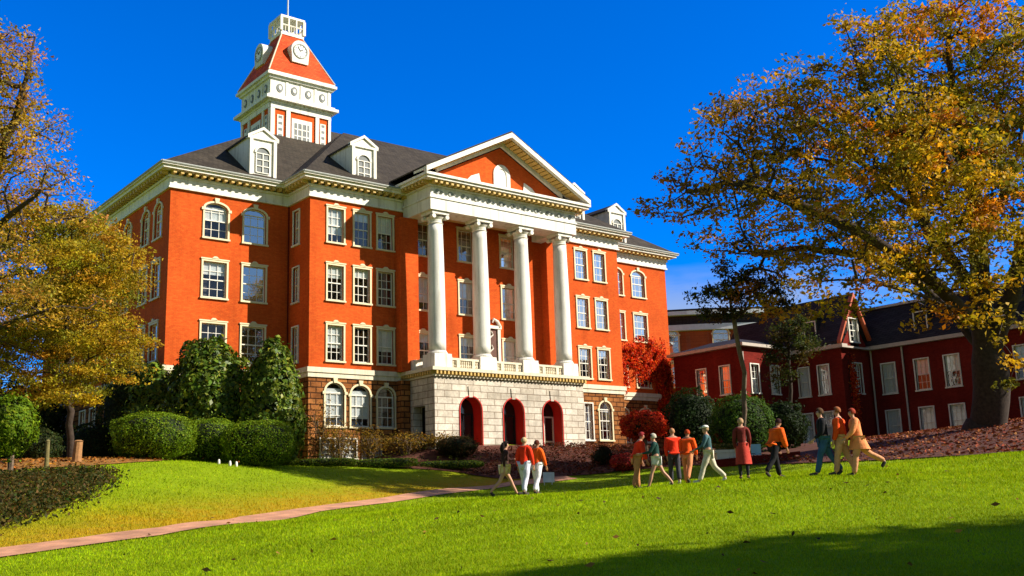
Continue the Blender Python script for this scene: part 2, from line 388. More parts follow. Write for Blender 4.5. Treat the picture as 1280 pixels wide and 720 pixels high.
def window_meshes(w, h, rise, style):
    key = (round(w,2), round(h,2), round(rise,2), style)
    if key in WM: return WM[key]
    a, b = -w/2, w/2; fr = MB(); t = .115 if style != 'plain' else .09
    out = [(a-t, 0)] + [(x-(t if i == 0 else -t if False else 0), z) for i, (x, z) in enumerate([])]
    def ring(x0, x1, z0, z1, r, e):           # outline with an arched head grown by e
        if r: return [(x0-e, z0)]+[(x, z) for x, z in arch_curve(x0-e, x1+e, z1+e, r+e*.6, 12)]+[(x1+e, z0)]
        return [(x0-e, z0), (x0-e, z1+e), (x1+e, z1+e), (x1+e, z0)]
    o, i = ring(a, b, 0, h, rise, t), ring(a, b, 0, h, rise, 0)
    y0, y1 = -.07, .06
    for (p, q, r, s) in zip(o[:-1], o[1:], i[1:], i[:-1]):
        fr.extr([(p[0],y0,p[1]), (q[0],y0,q[1]), (r[0],y0,r[1]), (s[0],y0,s[1])], (0,y1-y0,0))
    fr.box(a-t-.04, b+t+.04, -.13, .2, -.11, 0.)             # sill
    if style == 'hood':                                        # shaped lintel with keystone
        top = h+t
        fr.box(a-t-.05, b+t+.05, -.1, .0, top+.003, top+.09)
        fr.extr([(-.24,-.13,top+.092), (-.09,-.13,top+.22), (.09,-.13,top+.22), (.24,-.13,top+.092)], (0,.12,0))
    if style in ('key', 'arch'):
        top = h+t
        fr.extr([(-.11,-.13,h-.02), (-.16,-.13,top+.2), (.16,-.13,top+.2), (.11,-.13,h-.02)], (0,.13,0))
        for x in (a-t, b+t): fr.box(x-.1, x+.1, -.1, .02, h-rise-.12, h-rise+.06)
    sa = MB(); s = .055; dy0, dy1 = .13, .18
    hh = h-rise
    sa.box(a, a+s, dy0, dy1, 0, hh); sa.box(b-s, b, dy0, dy1, 0, hh); sa.box(a+s, b-s, dy0, dy1, 0, .08)
    if rise:
        k, k2 = arch_curve(a, b, h, rise, 12), arch_curve(a+s, b-s, h-s, rise-s*.5, 12)
        for p, q, r2, s2 in zip(k[:-1], k[1:], k2[1:], k2[:-1]):
            sa.extr([(p[0],dy0,p[1]), (q[0],dy0,q[1]), (r2[0],dy0,r2[1]), (s2[0],dy0,s2[1])], (0,dy1-dy0,0))
    else: sa.box(a+s, b-s, dy0, dy1, h-s, h)
    mid = h*.5; sa.box(a+s, b-s, dy0-.03, dy1-.003, mid-.035, mid+.035)
    mw = .034
    for x in (-w/6, w/6): sa.box(x-mw/2, x+mw/2, dy0+.012, dy1-.006, .08, hh if rise else h-s)
    for z in (h*.25, h*.75): sa.box(a+s, b-s, dy0+.015, dy1-.008, z-mw/2, z+mw/2)
    if rise > .3: sa.box(a+s, b-s, dy0-.01, dy1-.001, hh-.04, hh+.04)
    pa = MB(); pts = [(x, .155, z) for x, z in ring(a, b, 0, h, rise, 0)]; pa.poly(pts)
    WM[key] = (fr.mesh('window', M['white_trim' if style == 'plain' else 'surround']), sa.mesh('sash', M['white_trim']), {g: pa.mesh('pane', M[g]) for g in ('glass','glass_blue')})
    return WM[key]
BL = {}
def window(parent, x, y, z, w, h, rise=0., style='hood', rz=0., blind=None, glass='glass'):
    fr, sa, pa = window_meshes(w, h, rise, style)
    o = link_mesh('window', fr, parent, (x, y, z), rz)
    for nm, me in (('sash', sa), ('pane', pa[glass])):
        c = link_mesh(nm, me, o, (x, y, z)); c.rotation_euler.z = 0
        c.location = (0,0,0)
    if blind is None: blind = rnd.choice((0, .25, .35, .5, .5, .62, .75, .97))
    if blind > 0:
        k = (round(w,2), round(h,2), blind, round(rise, 2))
        if k not in BL:
            mb = MB(); z0 = h*(1-blind); top = h-rise*.55; n = max(3, int((top-z0)/.075))
            for i in range(n):
                zz = z0+(top-z0)*i/n; mb.poly([(-w/2+.03,.235,zz), (w/2-.03,.235,zz), (w/2-.03,.205,zz+(top-z0)/n*.95), (-w/2+.03,.205,zz+(top-z0)/n*.95)])
            BL[k] = mb.mesh('blind', M['blind'])
        c = link_mesh('blind', BL[k], o, (x, y, z)); c.location = (0,0,0)
    return o
def offset_poly(pts, d):
    n = len(pts); out = []
    A = sum(pts[i][0]*pts[(i+1)%n][1]-pts[(i+1)%n][0]*pts[i][1] for i in range(n))
    sg = 1 if A > 0 else -1
    for i in range(n):
        p0, p1, p2 = map(np.array, (pts[i-1], pts[i], pts[(i+1)%n]))
        e1, e2 = (p1-p0)/np.linalg.norm(p1-p0), (p2-p1)/np.linalg.norm(p2-p1)
        n1, n2 = np.array([e1[1], -e1[0]])*sg, np.array([e2[1], -e2[0]])*sg
        b = n1+n2; out.append(tuple(p1+b*d/(b@n1)))
    return out
def hip(mb, x0, x1, y0, y1, z, rx0, rx1, ry, rz, t=.0):
    a, b, c, d = (x0,y0,z), (x1,y0,z), (x1,y1,z), (x0,y1,z); e, f = (rx0,ry,rz), (rx1,ry,rz)
    for p in ([a,b,f,e], [b,c,f], [c,d,e,f], [d,a,e], [d,c,b,a]): mb.poly(p)
def modillions(mb, p, q, z0, z1, out, depth, w, step):
    p, q = np.array(p, float), np.array(q, float); L = np.linalg.norm(q-p); e = (q-p)/L; nrm = np.array([e[1], -e[0]])
    for i in range(int(L/step)+1):
        c = p+e*(i+.5)*L/(int(L/step)+1)+nrm*(out+depth/2)
        mb.obox((c[0], c[1], (z0+z1)/2), (*(e*w/2), 0), (*(nrm*depth/2), 0), (0,0,(z1-z0)/2))
X_, Y_, Z_ = np.eye(3)
# ================================================================ MAIN HALL
H = thing('brick_hall', (44, 58, 3.6), 'four storey orange brick college hall with white columned portico and red roofed clock tower', 'building')
PX0, PX1, WX0, WX1, PY, WY, BY = 30.35, 58.0, 22.3, 66.9, 58.0, 61.0, 88.
ROWS = (9.3, 13.25, 17.1); WH = 2.3
PCL = (32.22, 34.2, 36.0); PCR = (53.95, 55.95)
CEN = (38.95, 42.75, 46.6)
LWX = (25.3, 27.95); RWX = (60.7, 63.4); WWW = 1.55
SIDEY = (62.95, 65.2, 68.6, 70.9, 74.3, 76.6, 80., 82.3)
up, lo = MB(), MB()
def rows_holes(us, w, rows=ROWS, h=WH, rise=(0,0,0)): return [(u-w/2, u+w/2, r, r+h, k) for u in us for r, k in zip(rows, rise)]
arcR = (0, 0, .42)
ZB, ZW = 8.45, 20.2
h_lw = rows_holes(LWX, WWW, rise=arcR); h_rw = rows_holes(RWX, WWW, rise=arcR)
h_p = rows_holes(PCL+PCR, 1.18)+rows_holes(CEN, 1.3)
facade(up, (0,WY,0), X_, Y_, WX0, PX0, ZB, ZW, h_lw); facade(up, (0,WY,0), X_, Y_, PX1, WX1, ZB, ZW, h_rw)
facade(up, (0,PY,0), X_, Y_, PX0, PX1, ZB, ZW, h_p)
h_ret = rows_holes((59.85,), .8)
facade(up, (PX0,0,0), Y_, X_, PY, WY, ZB, ZW, h_ret); facade(up, (PX1,0,0), Y_, -X_, PY, WY, ZB, ZW, [])
h_side = rows_holes(SIDEY, 1.3, rise=arcR)
facade(up, (WX0,0,0), Y_, X_, WY, BY, ZB, ZW, h_side); facade(up, (WX1,0,0), Y_, -X_, WY, BY, ZB, ZW, [])
facade(up, (0,BY,0), X_, -Y_, WX0, WX1, ZB, ZW, [])
up.build('brick_wall', M['brick'], H)
GW = [(32.2,1.35,5.15,2.75,.62), (34.07,1.4,5.15,2.65,.62), (36.0,1.3,5.15,2.6,.62), (54.05,.85,4.6,2.75,.0), (55.85,1.3,4.6,2.95,.6)]
BW = [(31.7,.95), (33.1,1.3), (34.9,1.3)]
h_g = [(x-w/2, x+w/2, z, z+h, r) for x, w, z, h, r in GW]+[(x-w/2, x+w/2, 3.15, 4.35, 0) for x, w in BW]
facade(lo, (0,PY,0), X_, Y_, PX0, PX1, .5, ZB, h_g, .35)
g2 = [(u-.7, u+.7, 5.0, 7.6, .5) for u in LWX]; g3 = [(u-.7, u+.7, 4.7, 7.5, .5) for u in RWX]
facade(lo, (0,WY,0), X_, Y_, WX0, PX0, .5, ZB, g2, .35); facade(lo, (0,WY,0), X_, Y_, PX1, WX1, .5, ZB, g3, .35)
facade(lo, (PX0,0,0), Y_, X_, PY, WY, .5, ZB, []); facade(lo, (PX1,0,0), Y_, -X_, PY, WY, .5, ZB, [])
facade(lo, (WX0,0,0), Y_, X_, WY, BY, .5, ZB, [(u-.6, u+.6, 5., 7.4, 0) for u in SIDEY], .35); facade(lo, (WX1,0,0), Y_, -X_, WY, BY, .5, ZB, [])
facade(lo, (0,BY,0), X_, -Y_, WX0, WX1, .5, ZB, [])
lo.build('stone_storey', M['brown'], H)
inn = MB(); inn.prism([(PX0+.9,PY+.9),(PX1-.9,PY+.9),(PX1-.9,WY+.9),(WX1-.9,WY+.9),(WX1-.9,BY-.9),(WX0+.9,BY-.9),(WX0+.9,WY+.9),(PX0+.9,WY+.9)], .6, 20.1)
inn.build('dim_interior', M['room'], H)
for xs, y, w, sty in ((PCL+PCR, PY, 1.18, 'hood'), (CEN, PY, 1.3, 'hood')):
    for x in xs:
        for z in ROWS: window(H, x, y, z, w, WH, 0, sty)
for xs in (LWX, RWX):
    for x in xs:
        for z, r_ in zip(ROWS, arcR):
            shade = x == LWX[1]
            window(H, x, WY, z, WWW, WH, r_, 'arch' if r_ else 'hood', glass='glass_blue' if shade else 'glass', blind=0 if shade else None)
for z in ROWS: window(H, PX0, 59.85, z, .8, WH, 0, 'plain', R(-90), .0)
for y in SIDEY:
    for z, r_ in zip(ROWS, arcR): window(H, WX0, y, z, 1.3, WH, r_, 'arch' if r_ else 'hood', R(-90), .5)
    window(H, WX0, y, 5., 1.2, 2.4, 0, 'plain', R(-90), .3)
for x, w, z, h, r_ in GW: window(H, x, PY, z, w, h, r_, 'key' if r_ else 'plain', glass='glass_blue' if x == 36.0 else 'glass', blind=0 if x == 36. else rnd.choice((.5,.62,.8)))
for x, w in BW: window(H, x, PY, 3.15, w, 1.2, 0, 'plain', blind=.97)
for u in LWX: window(H, u, WY, 5., 1.4, 2.6, .5, 'key')
for u in RWX: window(H, u, WY, 4.7, 1.4, 2.8, .5, 'key')
FOOT = [(WX0,WY),(PX0,WY),(PX0,PY),(PX1,PY),(PX1,WY),(WX1,WY),(WX1,BY),(WX0,BY)]
bt = MB(); bt.prism(offset_poly(FOOT, .16), 8.50, 8.82); bt.prism(offset_poly(FOOT, .09), 8.20, 8.497)
bt.build('belt_course', M['cream'], H)
frz = MB(); frz.prism(offset_poly(FOOT, .10), 20.05, 20.62); frz.prism(offset_poly(FOOT, .17), 19.93, 20.047); frz.build('frieze', M['white'], H)
cn = MB(); cn.prism(offset_poly(FOOT, .22), 20.623, 20.76); cn.prism(offset_poly(FOOT, .78), 20.98, 21.16); cn.prism(offset_poly(FOOT, .92), 21.163, 21.34)
cn.build('cornice', M['white_trim'], H)
md = MB(); n8 = len(FOOT)
FC = offset_poly(FOOT, .224)
for i in (0,1,2,3,4,7):
    modillions(md, FC[i], FC[(i+1)%n8], 20.763, 20.977, 0, .42, .2, .5)
prop(md.build('modillion_row', M['gold'], H), kind='stuff')
rf = MB()
hip(rf, WX0-.85, WX1+.85, WY-.85, BY+.85, 21.345, 37., 52.2, 74.25, 31.6)
hip(rf, PX0-.85, PX1+.85, PY-.85, 80., 21.343, 39., 49.2, 69.0, 29.5)
rf.build('roof', M['roof'], H)
gut = MB()
for p in (offset_poly(FOOT, .93),):
    for i in range(8):
        a, b_ = np.array(p[i]), np.array(p[(i+1)%8]); gut.tube([(*a, 21.3), (*b_, 21.3)], .075, 6)
gut.build('gutter', M['ornament'], H)
# dormers
def dormer(xc, y, z0, w=1.95, hw=2.55, slope=.7, eave_y=WY-.85, back=None):
    a, b = xc-w/2, xc+w/2; hgt = z0+hw; ap = hgt+.62
    yb = eave_y+(ap-21.34)/slope+.3
    d = MB(); d.box(a, b, y, yb, z0-.9, hgt); d.build('dormer', M['white'], H)
    par = [o for o in H.children if o.name.startswith('dormer')][-1]
    g = MB(); e = .13
    g.extr([(a,y-.02,hgt+.003), (b,y-.02,hgt+.003), (xc,y-.02,ap-.12)], (0, yb-y, 0))
    for s_, x in ((-1, a-e), (1, b+e)):
        g.extr([(x,y-e,hgt-.12), (x,y-e,hgt+.08), (xc,y-e,ap+.14), (xc,y-e,ap-.06)], (0, .30, 0))
    g.box(a-e, b+e, y-e+.01, y+.2, hgt-.16, hgt-.003)
    for x in (a+.02, b-.24): g.box(x, x+.22, y-.12, y-.003, z0-.15, hgt-.163)
    g.box(a-.1, b+.1, y-.2, y-.004, z0-.3, z0-.153)
    g.build('dormer_trim', M['white_trim'], par)
    r_ = MB()
    for s_, x in ((-1, a-e), (1, b+e)):
        r_.extr([(x,y-e+.31,hgt-.10), (x,y-e+.31,hgt+.03), (xc,y-e+.31,ap+.1), (xc,y-e+.31,ap-.03)], (0, yb-y, 0))
    r_.build('dormer_roof', M['roof'], par)
    s = MB(); ww, wh, zz, yy = .95, 1.75, z0+.12, y-.05
    k = arch_curve(xc-ww/2, xc+ww/2, zz+wh, .42, 10); k2 = arch_curve(xc-ww/2-.12, xc+ww/2+.12, zz+wh+.12, .5, 10)
    for p, q, r2, s2 in zip(k[:-1], k[1:], k2[1:], k2[:-1]): s.extr([(p[0],yy-.05,p[1]), (q[0],yy-.05,q[1]), (r2[0],yy-.05,r2[1]), (s2[0],yy-.05,s2[1])], (0,.09,0))
    for x in (xc-ww/2, xc, xc+ww/2): s.box(x-.035, x+.035, yy-.03, yy+.02, zz, zz+wh-.42)
    for q in (0, .45, .9, 1.33): s.box(xc-ww/2+.036, xc+ww/2-.036, yy-.025, yy+.018, zz+q-.03, zz+q+.03)
    s.build('dormer_sash', M['white_trim'], par)
    p = MB(); p.poly([(xc-ww/2,yy+.03,zz)]+[(x,yy+.03,z) for x, z in k]+[(xc+ww/2,yy+.03,zz)]); p.build('dormer_pane', M['lead'], par)
dormer(28.25, 60.7, 21.75); dormer(34.55, 58.35, 21.75, eave_y=PY-.85); dormer(53.9, 58.35, 21.75, eave_y=PY-.85); dormer(60.9, 60.7, 21.75)
# ---------------------------------------------------------------- portico
QX0, QX1, QY, XC = 37.4, 50.3, 54.4, 43.85
pb = MB()
DO = [(c-.88, c+.88, 3.0, 6.98, .88) for c in (40.25, 43.83, 47.3)]
facade(pb, (0,QY,0), X_, Y_, QX0, QX1, 1.5, 8.2, DO, .05)
facade(pb, (QX0,0,0), Y_, X_, QY, PY, 1.5, 8.2, [(55.5,56.9,3.,6.4,0)], .7); facade(pb, (QX1,0,0), Y_, -X_, QY, PY, 1.5, 8.2, [], .3)
pb.poly([(QX0,QY,8.199),(QX1,QY,8.199),(QX1,PY,8.199),(QX0,PY,8.199)])
pb.build('portico_base', M['stone'], H)
for c in (40.25, 43.83, 47.3):                                # keystone over each arch
    vs_ = MB(); vs_.extr([(c-.14,QY-.06,6.93), (c-.2,QY-.06,7.65), (c+.2,QY-.06,7.65), (c+.14,QY-.06,6.93)], (0,.055,0)); vs_.build('keystone', M['stone'], H)
ins = MB(); ins.box(QX0+.85, QX1-.85, QY+1.0, PY-.02, 1.6, 8.0); ins.build('vestibule', M['dark'], H)
for c in (40.25, 43.83, 47.3):
    r_ = MB(); O = np.array([0, QY+.05, 0])
    k = arch_curve(c-.88, c+.88, 6.98, .88, 14); pts = [(c-.88, 3.0)]+k+[(c+.88, 3.0)]
    for (a, b_), (d, e) in zip(pts[:-1], pts[1:]): r_.poly([(a,QY+.05,b_), (d,QY+.05,e), (d,QY+.95,e), (a,QY+.95,b_)])
    k2 = arch_curve(c-.95, c+.95, 7.05, .95, 14); p2 = [(c-.95, 3.0)]+k2+[(c+.95, 3.0)]
    for a, b_, d, e in zip(pts[:-1], pts[1:], p2[1:], p2[:-1]): r_.extr([(a[0],QY-.05,a[1]), (b_[0],QY-.05,b_[1]), (d[0],QY-.05,d[1]), (e[0],QY-.05,e[1])], (0,.045,0))
    dw = r_.build('archway', M['red_door'], H)
    g = MB(); yy = QY+.9
    for x in (c-.8, c, c+.8): g.box(x-.05, x+.05, yy, yy+.06, 3.0, 5.9)
    for z in (4.2, 5.9): g.box(c-.85, c+.85, yy+.005, yy+.05, z-.05, z+.05)
    g.build('door_frame', M['dark'] if c < 46 else M['white_trim'], dw)
    g = MB(); g.poly([(c-.86,yy+.07,3.), (c+.86,yy+.07,3.), (c+.86,yy+.07,6.9), (c-.86,yy+.07,6.9)]); g.build('door_glass', M['glass'], dw)
pc = MB(); PF = [(QX0,QY),(QX1,QY),(QX1,PY-.19),(QX0,PY-.19)]
pc.prism(offset_poly(PF, .12), 8.2, 8.32); pc.prism(offset_poly(PF, .36), 8.56, 8.78)
pc.build('portico_ledge', M['cream'], H)
md = MB(); FQ = offset_poly(PF, .123)
md.prism(FQ, 8.323, 8.557)
for i in (3, 0, 1): modillions(md, FQ[i], FQ[(i+1)%4], 8.325, 8.555, 0, .2, .13, .3)
md.build('dentil_row', M['gold'], H)
CX = (38.25, 41.95, 45.65, 49.35); CY = 55.25
for x in CX:
    pd = MB(); pd.box(x-.7, x+.7, CY-.7, CY+.7, 8.783, 9.55); pd.build('pedestal', M['white'], H)
pd = MB(); pd.box(QX0+.05, QX0+.85, 56.8, 57.6, 8.783, 9.55); pd.build('pedestal', M['white'], H)
for a, b_ in zip(CX[:-1], CX[1:]):
    bl = MB(); bl.box(a+.703, b_-.703, CY-.62, CY-.38, 9.36, 9.5); bl.box(a+.703, b_-.703, CY-.6, CY-.4, 8.783, 8.88)
    for q in (.33, .67): 
        xm = a+(b_-a)*q; bl.box(xm-.12, xm+.12, CY-.63, CY-.37, 8.883, 9.357)
    n = 12
    for i in range(n):
        x = a+.8+(b_-a-1.6)*(i+.5)/n; bl.lathe((x, CY-.5, 8.883), [(.05,0),(.085,.12),(.05,.25),(.075,.38),(.05,.474)], 8)
    bl.build('balustrade', M['cream'], H)
    bp = MB(); bp.box(a+.75, b_-.75, CY-.3, CY-.24, 8.8, 9.34); bp.build('balustrade_panel', M['panel'], H)
bl = MB()
bl.box(QX0+.1, QX0+.34, CY+.703, 56.797, 9.36, 9.5); bl.box(QX0+.12, QX0+.32, CY+.703, 56.797, 8.783, 9.1)
bl.build('balustrade', M['cream'], H)
SOF = 19.35
for x in CX:
    c = MB(); zb = 9.553; n = 16; pr = []
    hgt = SOF-zb
    for i in range(n+1):
        q = i/n; pr.append((.58*(1-.16*max(0, (q-.3)/.7)**1.6), .42+(hgt-1.25)*q))
    c.lathe((x, CY, zb), pr, 28); o = c.build('column', M['white'], H, True)
    g = MB(); g.box(x-.68, x+.68, CY-.68, CY+.68, zb, zb+.18); g.lathe((x,CY,zb+.183), [(.67,0),(.69,.09),(.63,.14),(.60,.22)], 28); g.build('column_foot', M['white'], o)
    g = MB(); zt = SOF-.83; g.lathe((x,CY,zt), [(.49,0),(.54,.06),(.50,.1),(.52,.3),(.64,.46)], 28)
    g.box(x-.68, x+.68, CY-.68, CY+.68, SOF-.22, SOF-.003); 
    for sx in (-1, 1):                                        # scrolls of the capital
        for sy in (-1, 1):
            g.tube([(x+sx*.54, CY+sy*.36, SOF-.38), (x+sx*.54, CY+sy*.68, SOF-.38)], .15, 14)
    g.build('capital', M['white_trim'], o)
for x0, x1, z0 in ((36.75, 38.15, 8.785), (49.75, 51.1, 8.83)):   # brick piers behind the end columns
    ap_ = MB(); ap_.box(x0, x1, 57.2, PY-.003, z0, SOF); ap_.build('brick_pier', M['brick'], H)
pl_ = MB(); pl_.box(36.74, 37.395, 57.2, PY-.003, 1., 8.19); pl_.build('pier_footing', M['brown'], H)
en = MB(); EX0, EX1, EY = 37.35, 50.35, 54.45
en.box(EX0, EX1, EY, EY+1.6, SOF+.003, 20.15)                # architrave beams (three sides)
en.box(EX0, EX0+1.5, EY+1.603, PY-.2, SOF+.003, 20.15); en.box(EX1-1.5, EX1, EY+1.603, PY-.2, SOF+.003, 20.15)
EF = [(EX0,EY),(EX1,EY),(EX1,PY-.21),(EX0,PY-.21)]
en.prism(offset_poly(EF, .07), 20.153, 20.28); en.prism(offset_poly(EF, -.02), 20.283, 20.93)
en.build('entablature', M['white'], H)
so = MB(); so.box(EX0+1.52, EX1-1.52, EY+1.62, PY-.21, SOF+.45, SOF+.6); so.build('portico_ceiling', M['soffit'], H)
for i in range(12):
    orn = MB()                                           # round ornaments along the frieze
    x = EX0+.55+(EX1-EX0-1.1)*i/11
    c = (x, EY+.02, 20.62)
    pts = [(c[0]+.17*math.cos(q), c[1]-.055, c[2]+.17*math.sin(q)) for q in np.linspace(0, 2*math.pi, 13)[:-1]]
    orn.extr(pts, (0,.05,0))
    orn.box(x+.172, x+.42, EY-.03, EY+.017, 20.57, 20.68)
    orn.build('frieze_ornament', M['ornament'], H)
ec = MB(); ec.prism(offset_poly(EF, .16), 20.933, 21.02); ec.prism(offset_poly(EF, .72), 21.25, 21.42); ec.prism(offset_poly(EF, .84), 21.423, 21.6)
ec.build('portico_cornice', M['white_trim'], H)
md = MB(); FE = offset_poly(EF, .165); md.prism(offset_poly(EF, .162), 21.022, 21.247)
for i in (3, 0, 1): modillions(md, FE[i], FE[(i+1)%4], 21.03, 21.247, 0, .46, .2, .45)
md.build('portico_modillion_row', M['gold'], H)
# pediment: gable with raking cornices
TX0, TX1, TY, ZE, ZA = EX0-.84, EX1+.84, EY-.84, 21.603, 25.75
tp = MB(); tp.extr([(EX0-.1,EY+.6,ZE), (EX1+.1,EY+.6,ZE), (XC,EY+.6,ZA-.75)], (0,.25,0)); tp.build('tympanum', M['brick'], H)
rk = MB()
for s_, x0 in ((1, TX0), (-1, TX1)):
    dx, dz = XC-x0, ZA-ZE-.35; L = math.hypot(dx, dz); e = np.array([dx/L, 0, dz/L]); nn = np.array([-e[2]*s_, 0, abs(e[0])])
    A = np.array([x0, TY, ZE-.0]); Bq = np.array([XC, TY, ZE+dz])
    up3 = np.array([0,0,1.])
    rk.extr([A+up3*.003, A+up3*.36, Bq+up3*.36, Bq+up3*.003], (0,.3,0))
    rk.extr([A+up3*.16+Y_*.303, A+up3*.34+Y_*.303, Bq+up3*.34+Y_*.303, Bq+up3*.16+Y_*.303], (0,1.25,0))
    # inner bed moulding on the tympanum
    A2 = A+e*1.9; rk.extr([A2-up3*.30+Y_*1.25, A2+up3*.1+Y_*1.25, Bq+up3*.1+Y_*1.25, Bq-up3*.32+Y_*1.25], (0,.18,0))
    n = 17; g2_ = MB()
    for i in range(n):
        c = A+e*(1.4+(L-1.7)*(i+.5)/n)+up3*.05+Y_*.74
        g2_.obox(c, e*.15, Y_*.42, nn*.10)
    g2_.build('raking_modillion_row', M['gold'], H)
sfm = MB()
for x0 in (TX0, TX1):
    dx, dz = XC-x0, ZA-ZE-.35; A = np.array([x0, TY, ZE])+np.array([dx,0,dz])*.08; Bq = np.array([XC, TY, ZE+dz])
    sfm.extr([A+Y_*.31+np.array([0,0,.09]), A+Y_*.31+np.array([0,0,.15]), Bq+Y_*.31+np.array([0,0,.15]), Bq+Y_*.31+np.array([0,0,.09])], (0,.93,0))
sfm.build('raking_soffit', M['soffit'], H)
rk.build('raking_cornice', M['white_trim'], H)
pr = MB()
for x0 in (TX0-.02, TX1+.02):
    pr.extr([(x0,TY+.05,ZE+.363), (XC,TY+.05,ZE+ZA-ZE-.35+.363), (XC,TY+.05,ZA+.14), (x0,TY+.05,ZE+.46)], (0, 13., 0))
pr.build('portico_roof', M['roof'], H)
tw = MB(); c0 = 43.9; yy = EY+.52
k = arch_curve(c0-.75, c0+.75, 23.75, .75, 12); k2 = arch_curve(c0-.42, c0+.42, 23.45, .42, 12)
po, pi = [(c0-.75,22.0)]+k+[(c0+.75,22.0)], [(c0-.42,22.15)]+k2+[(c0+.42,22.15)]
for a, b_, d, e in zip(po[:-1], po[1:], pi[1:], pi[:-1]): tw.extr([(a[0],yy,a[1]), (b_[0],yy,b_[1]), (d[0],yy,d[1]), (e[0],yy,e[1])], (0,.075,0))
tw.box(c0-1.05, c0+1.05, yy-.05, yy+.076, 21.75, 22.0)
for s_ in (-1, 1):                                            # small white quarter shapes either side
    x = c0+s_*2.6; tw.extr([(x-s_*.75,yy,21.75), (x+s_*.85,yy,21.75), (x+s_*.15,yy,22.45), (x-s_*.55,yy,22.75)], (0,.076,0))
tw_o = tw.build('tympanum_window', M['white_trim'], H)
g = MB(); g.poly([(a,yy+.06,b_) for a, b_ in pi]); g.build('pane', M['blind'], tw_o)
# balcony doorway between the middle columns, with a broken pediment
dr = MB(); dx = 44.75; dr.box(dx-.62, dx+.62, PY-.06, PY-.004, 8.83, 12.6); bd = dr.build('balcony_door', mat('dark brown door', (.10,.035,.02), .5, .3, 3.), H)
g = MB()
for s_ in (-1, 1):
    g.box(dx+s_*.75-.12, dx+s_*.75+.12, PY-.16, PY-.005, 8.83, 12.4)
    g.tube([(dx+s_*.85,PY-.14,12.55), (dx+s_*.6,PY-.14,12.95), (dx+s_*.25,PY-.14,13.1), (dx+s_*.16,PY-.14,12.85)], [.14,.12,.1,.06], 8)
g.box(dx-.95, dx+.95, PY-.2, PY-.006, 12.4, 12.62)
for z in (9.6, 10.7, 11.7): g.tube([(dx-.1,PY-.1,z), (dx+.2,PY-.1,z+.25), (dx+.05,PY-.1,z+.5)], .06, 6)
g.build('door_surround', M['white_trim'], bd)
# ---------------------------------------------------------------- tower
TX, TYc, TH = 35.8, 72.75, 2.6
sh = MB(); sh.box(TX-TH, TX+TH, TYc-TH, TYc+TH, 22., 31.2); sh.build('tower_shaft', M['brick'], H)
def tower_side(rot):
    tr_, pn, lv, wr = MB(), MB(), MB(), []
    c, s = math.cos(rot), math.sin(rot)
    Tm = lambda x, y, z: (TX+x*c-y*s, TYc+x*s+y*c, z)
    def bx(mb, x0, x1, y0, y1, z0, z1):
        mb.add([Tm(x0,y0,z0),Tm(x1,y0,z0),Tm(x1,y1,z0),Tm(x0,y1,z0),Tm(x0,y0,z1),Tm(x1,y0,z1),Tm(x1,y1,z1),Tm(x0,y1,z1)],
               [(0,3,2,1),(4,5,6,7),(0,1,5,4),(1,2,6,5),(2,3,7,6),(3,0,4,7)])
    y = -TH
    for a, b_ in ((-2.6,-2.25), (-1.28,-.92), (1.28,1.6), (2.42,2.6)): bx(tr_, a, b_, y-.10, y-.003, 24., 30.75)
    bx(tr_, -2.6, 2.6, y-.12, y-.003, 30.753, 31.197)
    for a, b_ in ((-2.02,-1.5), (1.72,2.2)):
        bx(pn, a, b_, y-.05, y-.004, 25., 30.3)
        for zz in np.arange(26., 30.2, .5): bx(lv, a+.1, b_-.1, y-.058, y-.051, zz, zz+.22)
    bx(pn, -.78, .98, y-.05, y-.004, 25., 30.25)
    bx(lv, -.55, .75, y-.056, y-.051, 25.2, 29.9)
    for x in (-.3, .1, .5): bx(pn, x-.05, x+.05, y-.085, y-.057, 25.2, 29.9)
    for zz in np.arange(25.5, 29.9, .55): bx(pn, -.55, .75, y-.075, y-.0575, zz, zz+.1)
    for i in range(4):
        xx = -1.85+i*1.24
        rr = np.linspace(0, 2*math.pi, 15)[:-1]
        wr.append(MB()); wr[-1].extr([Tm(xx+.27*math.cos(q), y-.10, 32.5+.36*math.sin(q)) for q in rr], np.array(Tm(0,.04,0))-np.array(Tm(0,0,0)))
        wr[-1].cm = 1; wr[-1].extr([Tm(xx+.13*math.cos(q), y-.135, 32.5+.19*math.sin(q)) for q in rr], np.array(Tm(0,.03,0))-np.array(Tm(0,0,0)))
        bx(tr_, xx+.52, xx+.70, y-.10, y-.053, 31.9, 33.1)
    tr_.build('tower_pilaster', M['white'], H); o = pn.build('tower_panel', M['white_trim'], H); lv.build('tower_louvre', M['lead'], o)
    for q in wr: q.build('wreath', [M['lead'], M['white_trim']], H)
for k in range(4): tower_side(k*math.pi/2)
tb = MB(); sq = [(TX-TH,TYc-TH),(TX+TH,TYc-TH),(TX+TH,TYc+TH),(TX-TH,TYc+TH)]
tb.prism(offset_poly(sq, .18), 31.203, 31.38); tb.prism(offset_poly(sq, .52), 31.383, 31.62); tb.prism(offset_poly(sq, .3), 31.623, 31.8)
tb.prism(offset_poly(sq, .05), 31.803, 33.2); tb.prism(offset_poly(sq, .22), 33.203, 33.4); tb.prism(offset_poly(sq, .42), 33.403, 33.62); tb.prism(offset_poly(sq, .3), 33.623, 33.76)
tb.build('tower_cornice', M['white'], H)
rr_ = MB(); b0, b1 = offset_poly(sq, .3), offset_poly(sq, .95-TH)
rr_.add([(*p, 33.763) for p in b0]+[(*p, 38.0) for p in b1], [(0,1,5,4),(1,2,6,5),(2,3,7,6),(3,0,4,7),(4,5,6,7),(3,2,1,0)])
rr_.build('tower_roof', M['red_roof'], H)
rg = MB()
for p, q in zip(b0, b1): rg.tube([(*p, 33.78), (*q, 38.0)], .06, 6)
rg.build('roof_ridge_trim', M['cream'], H)
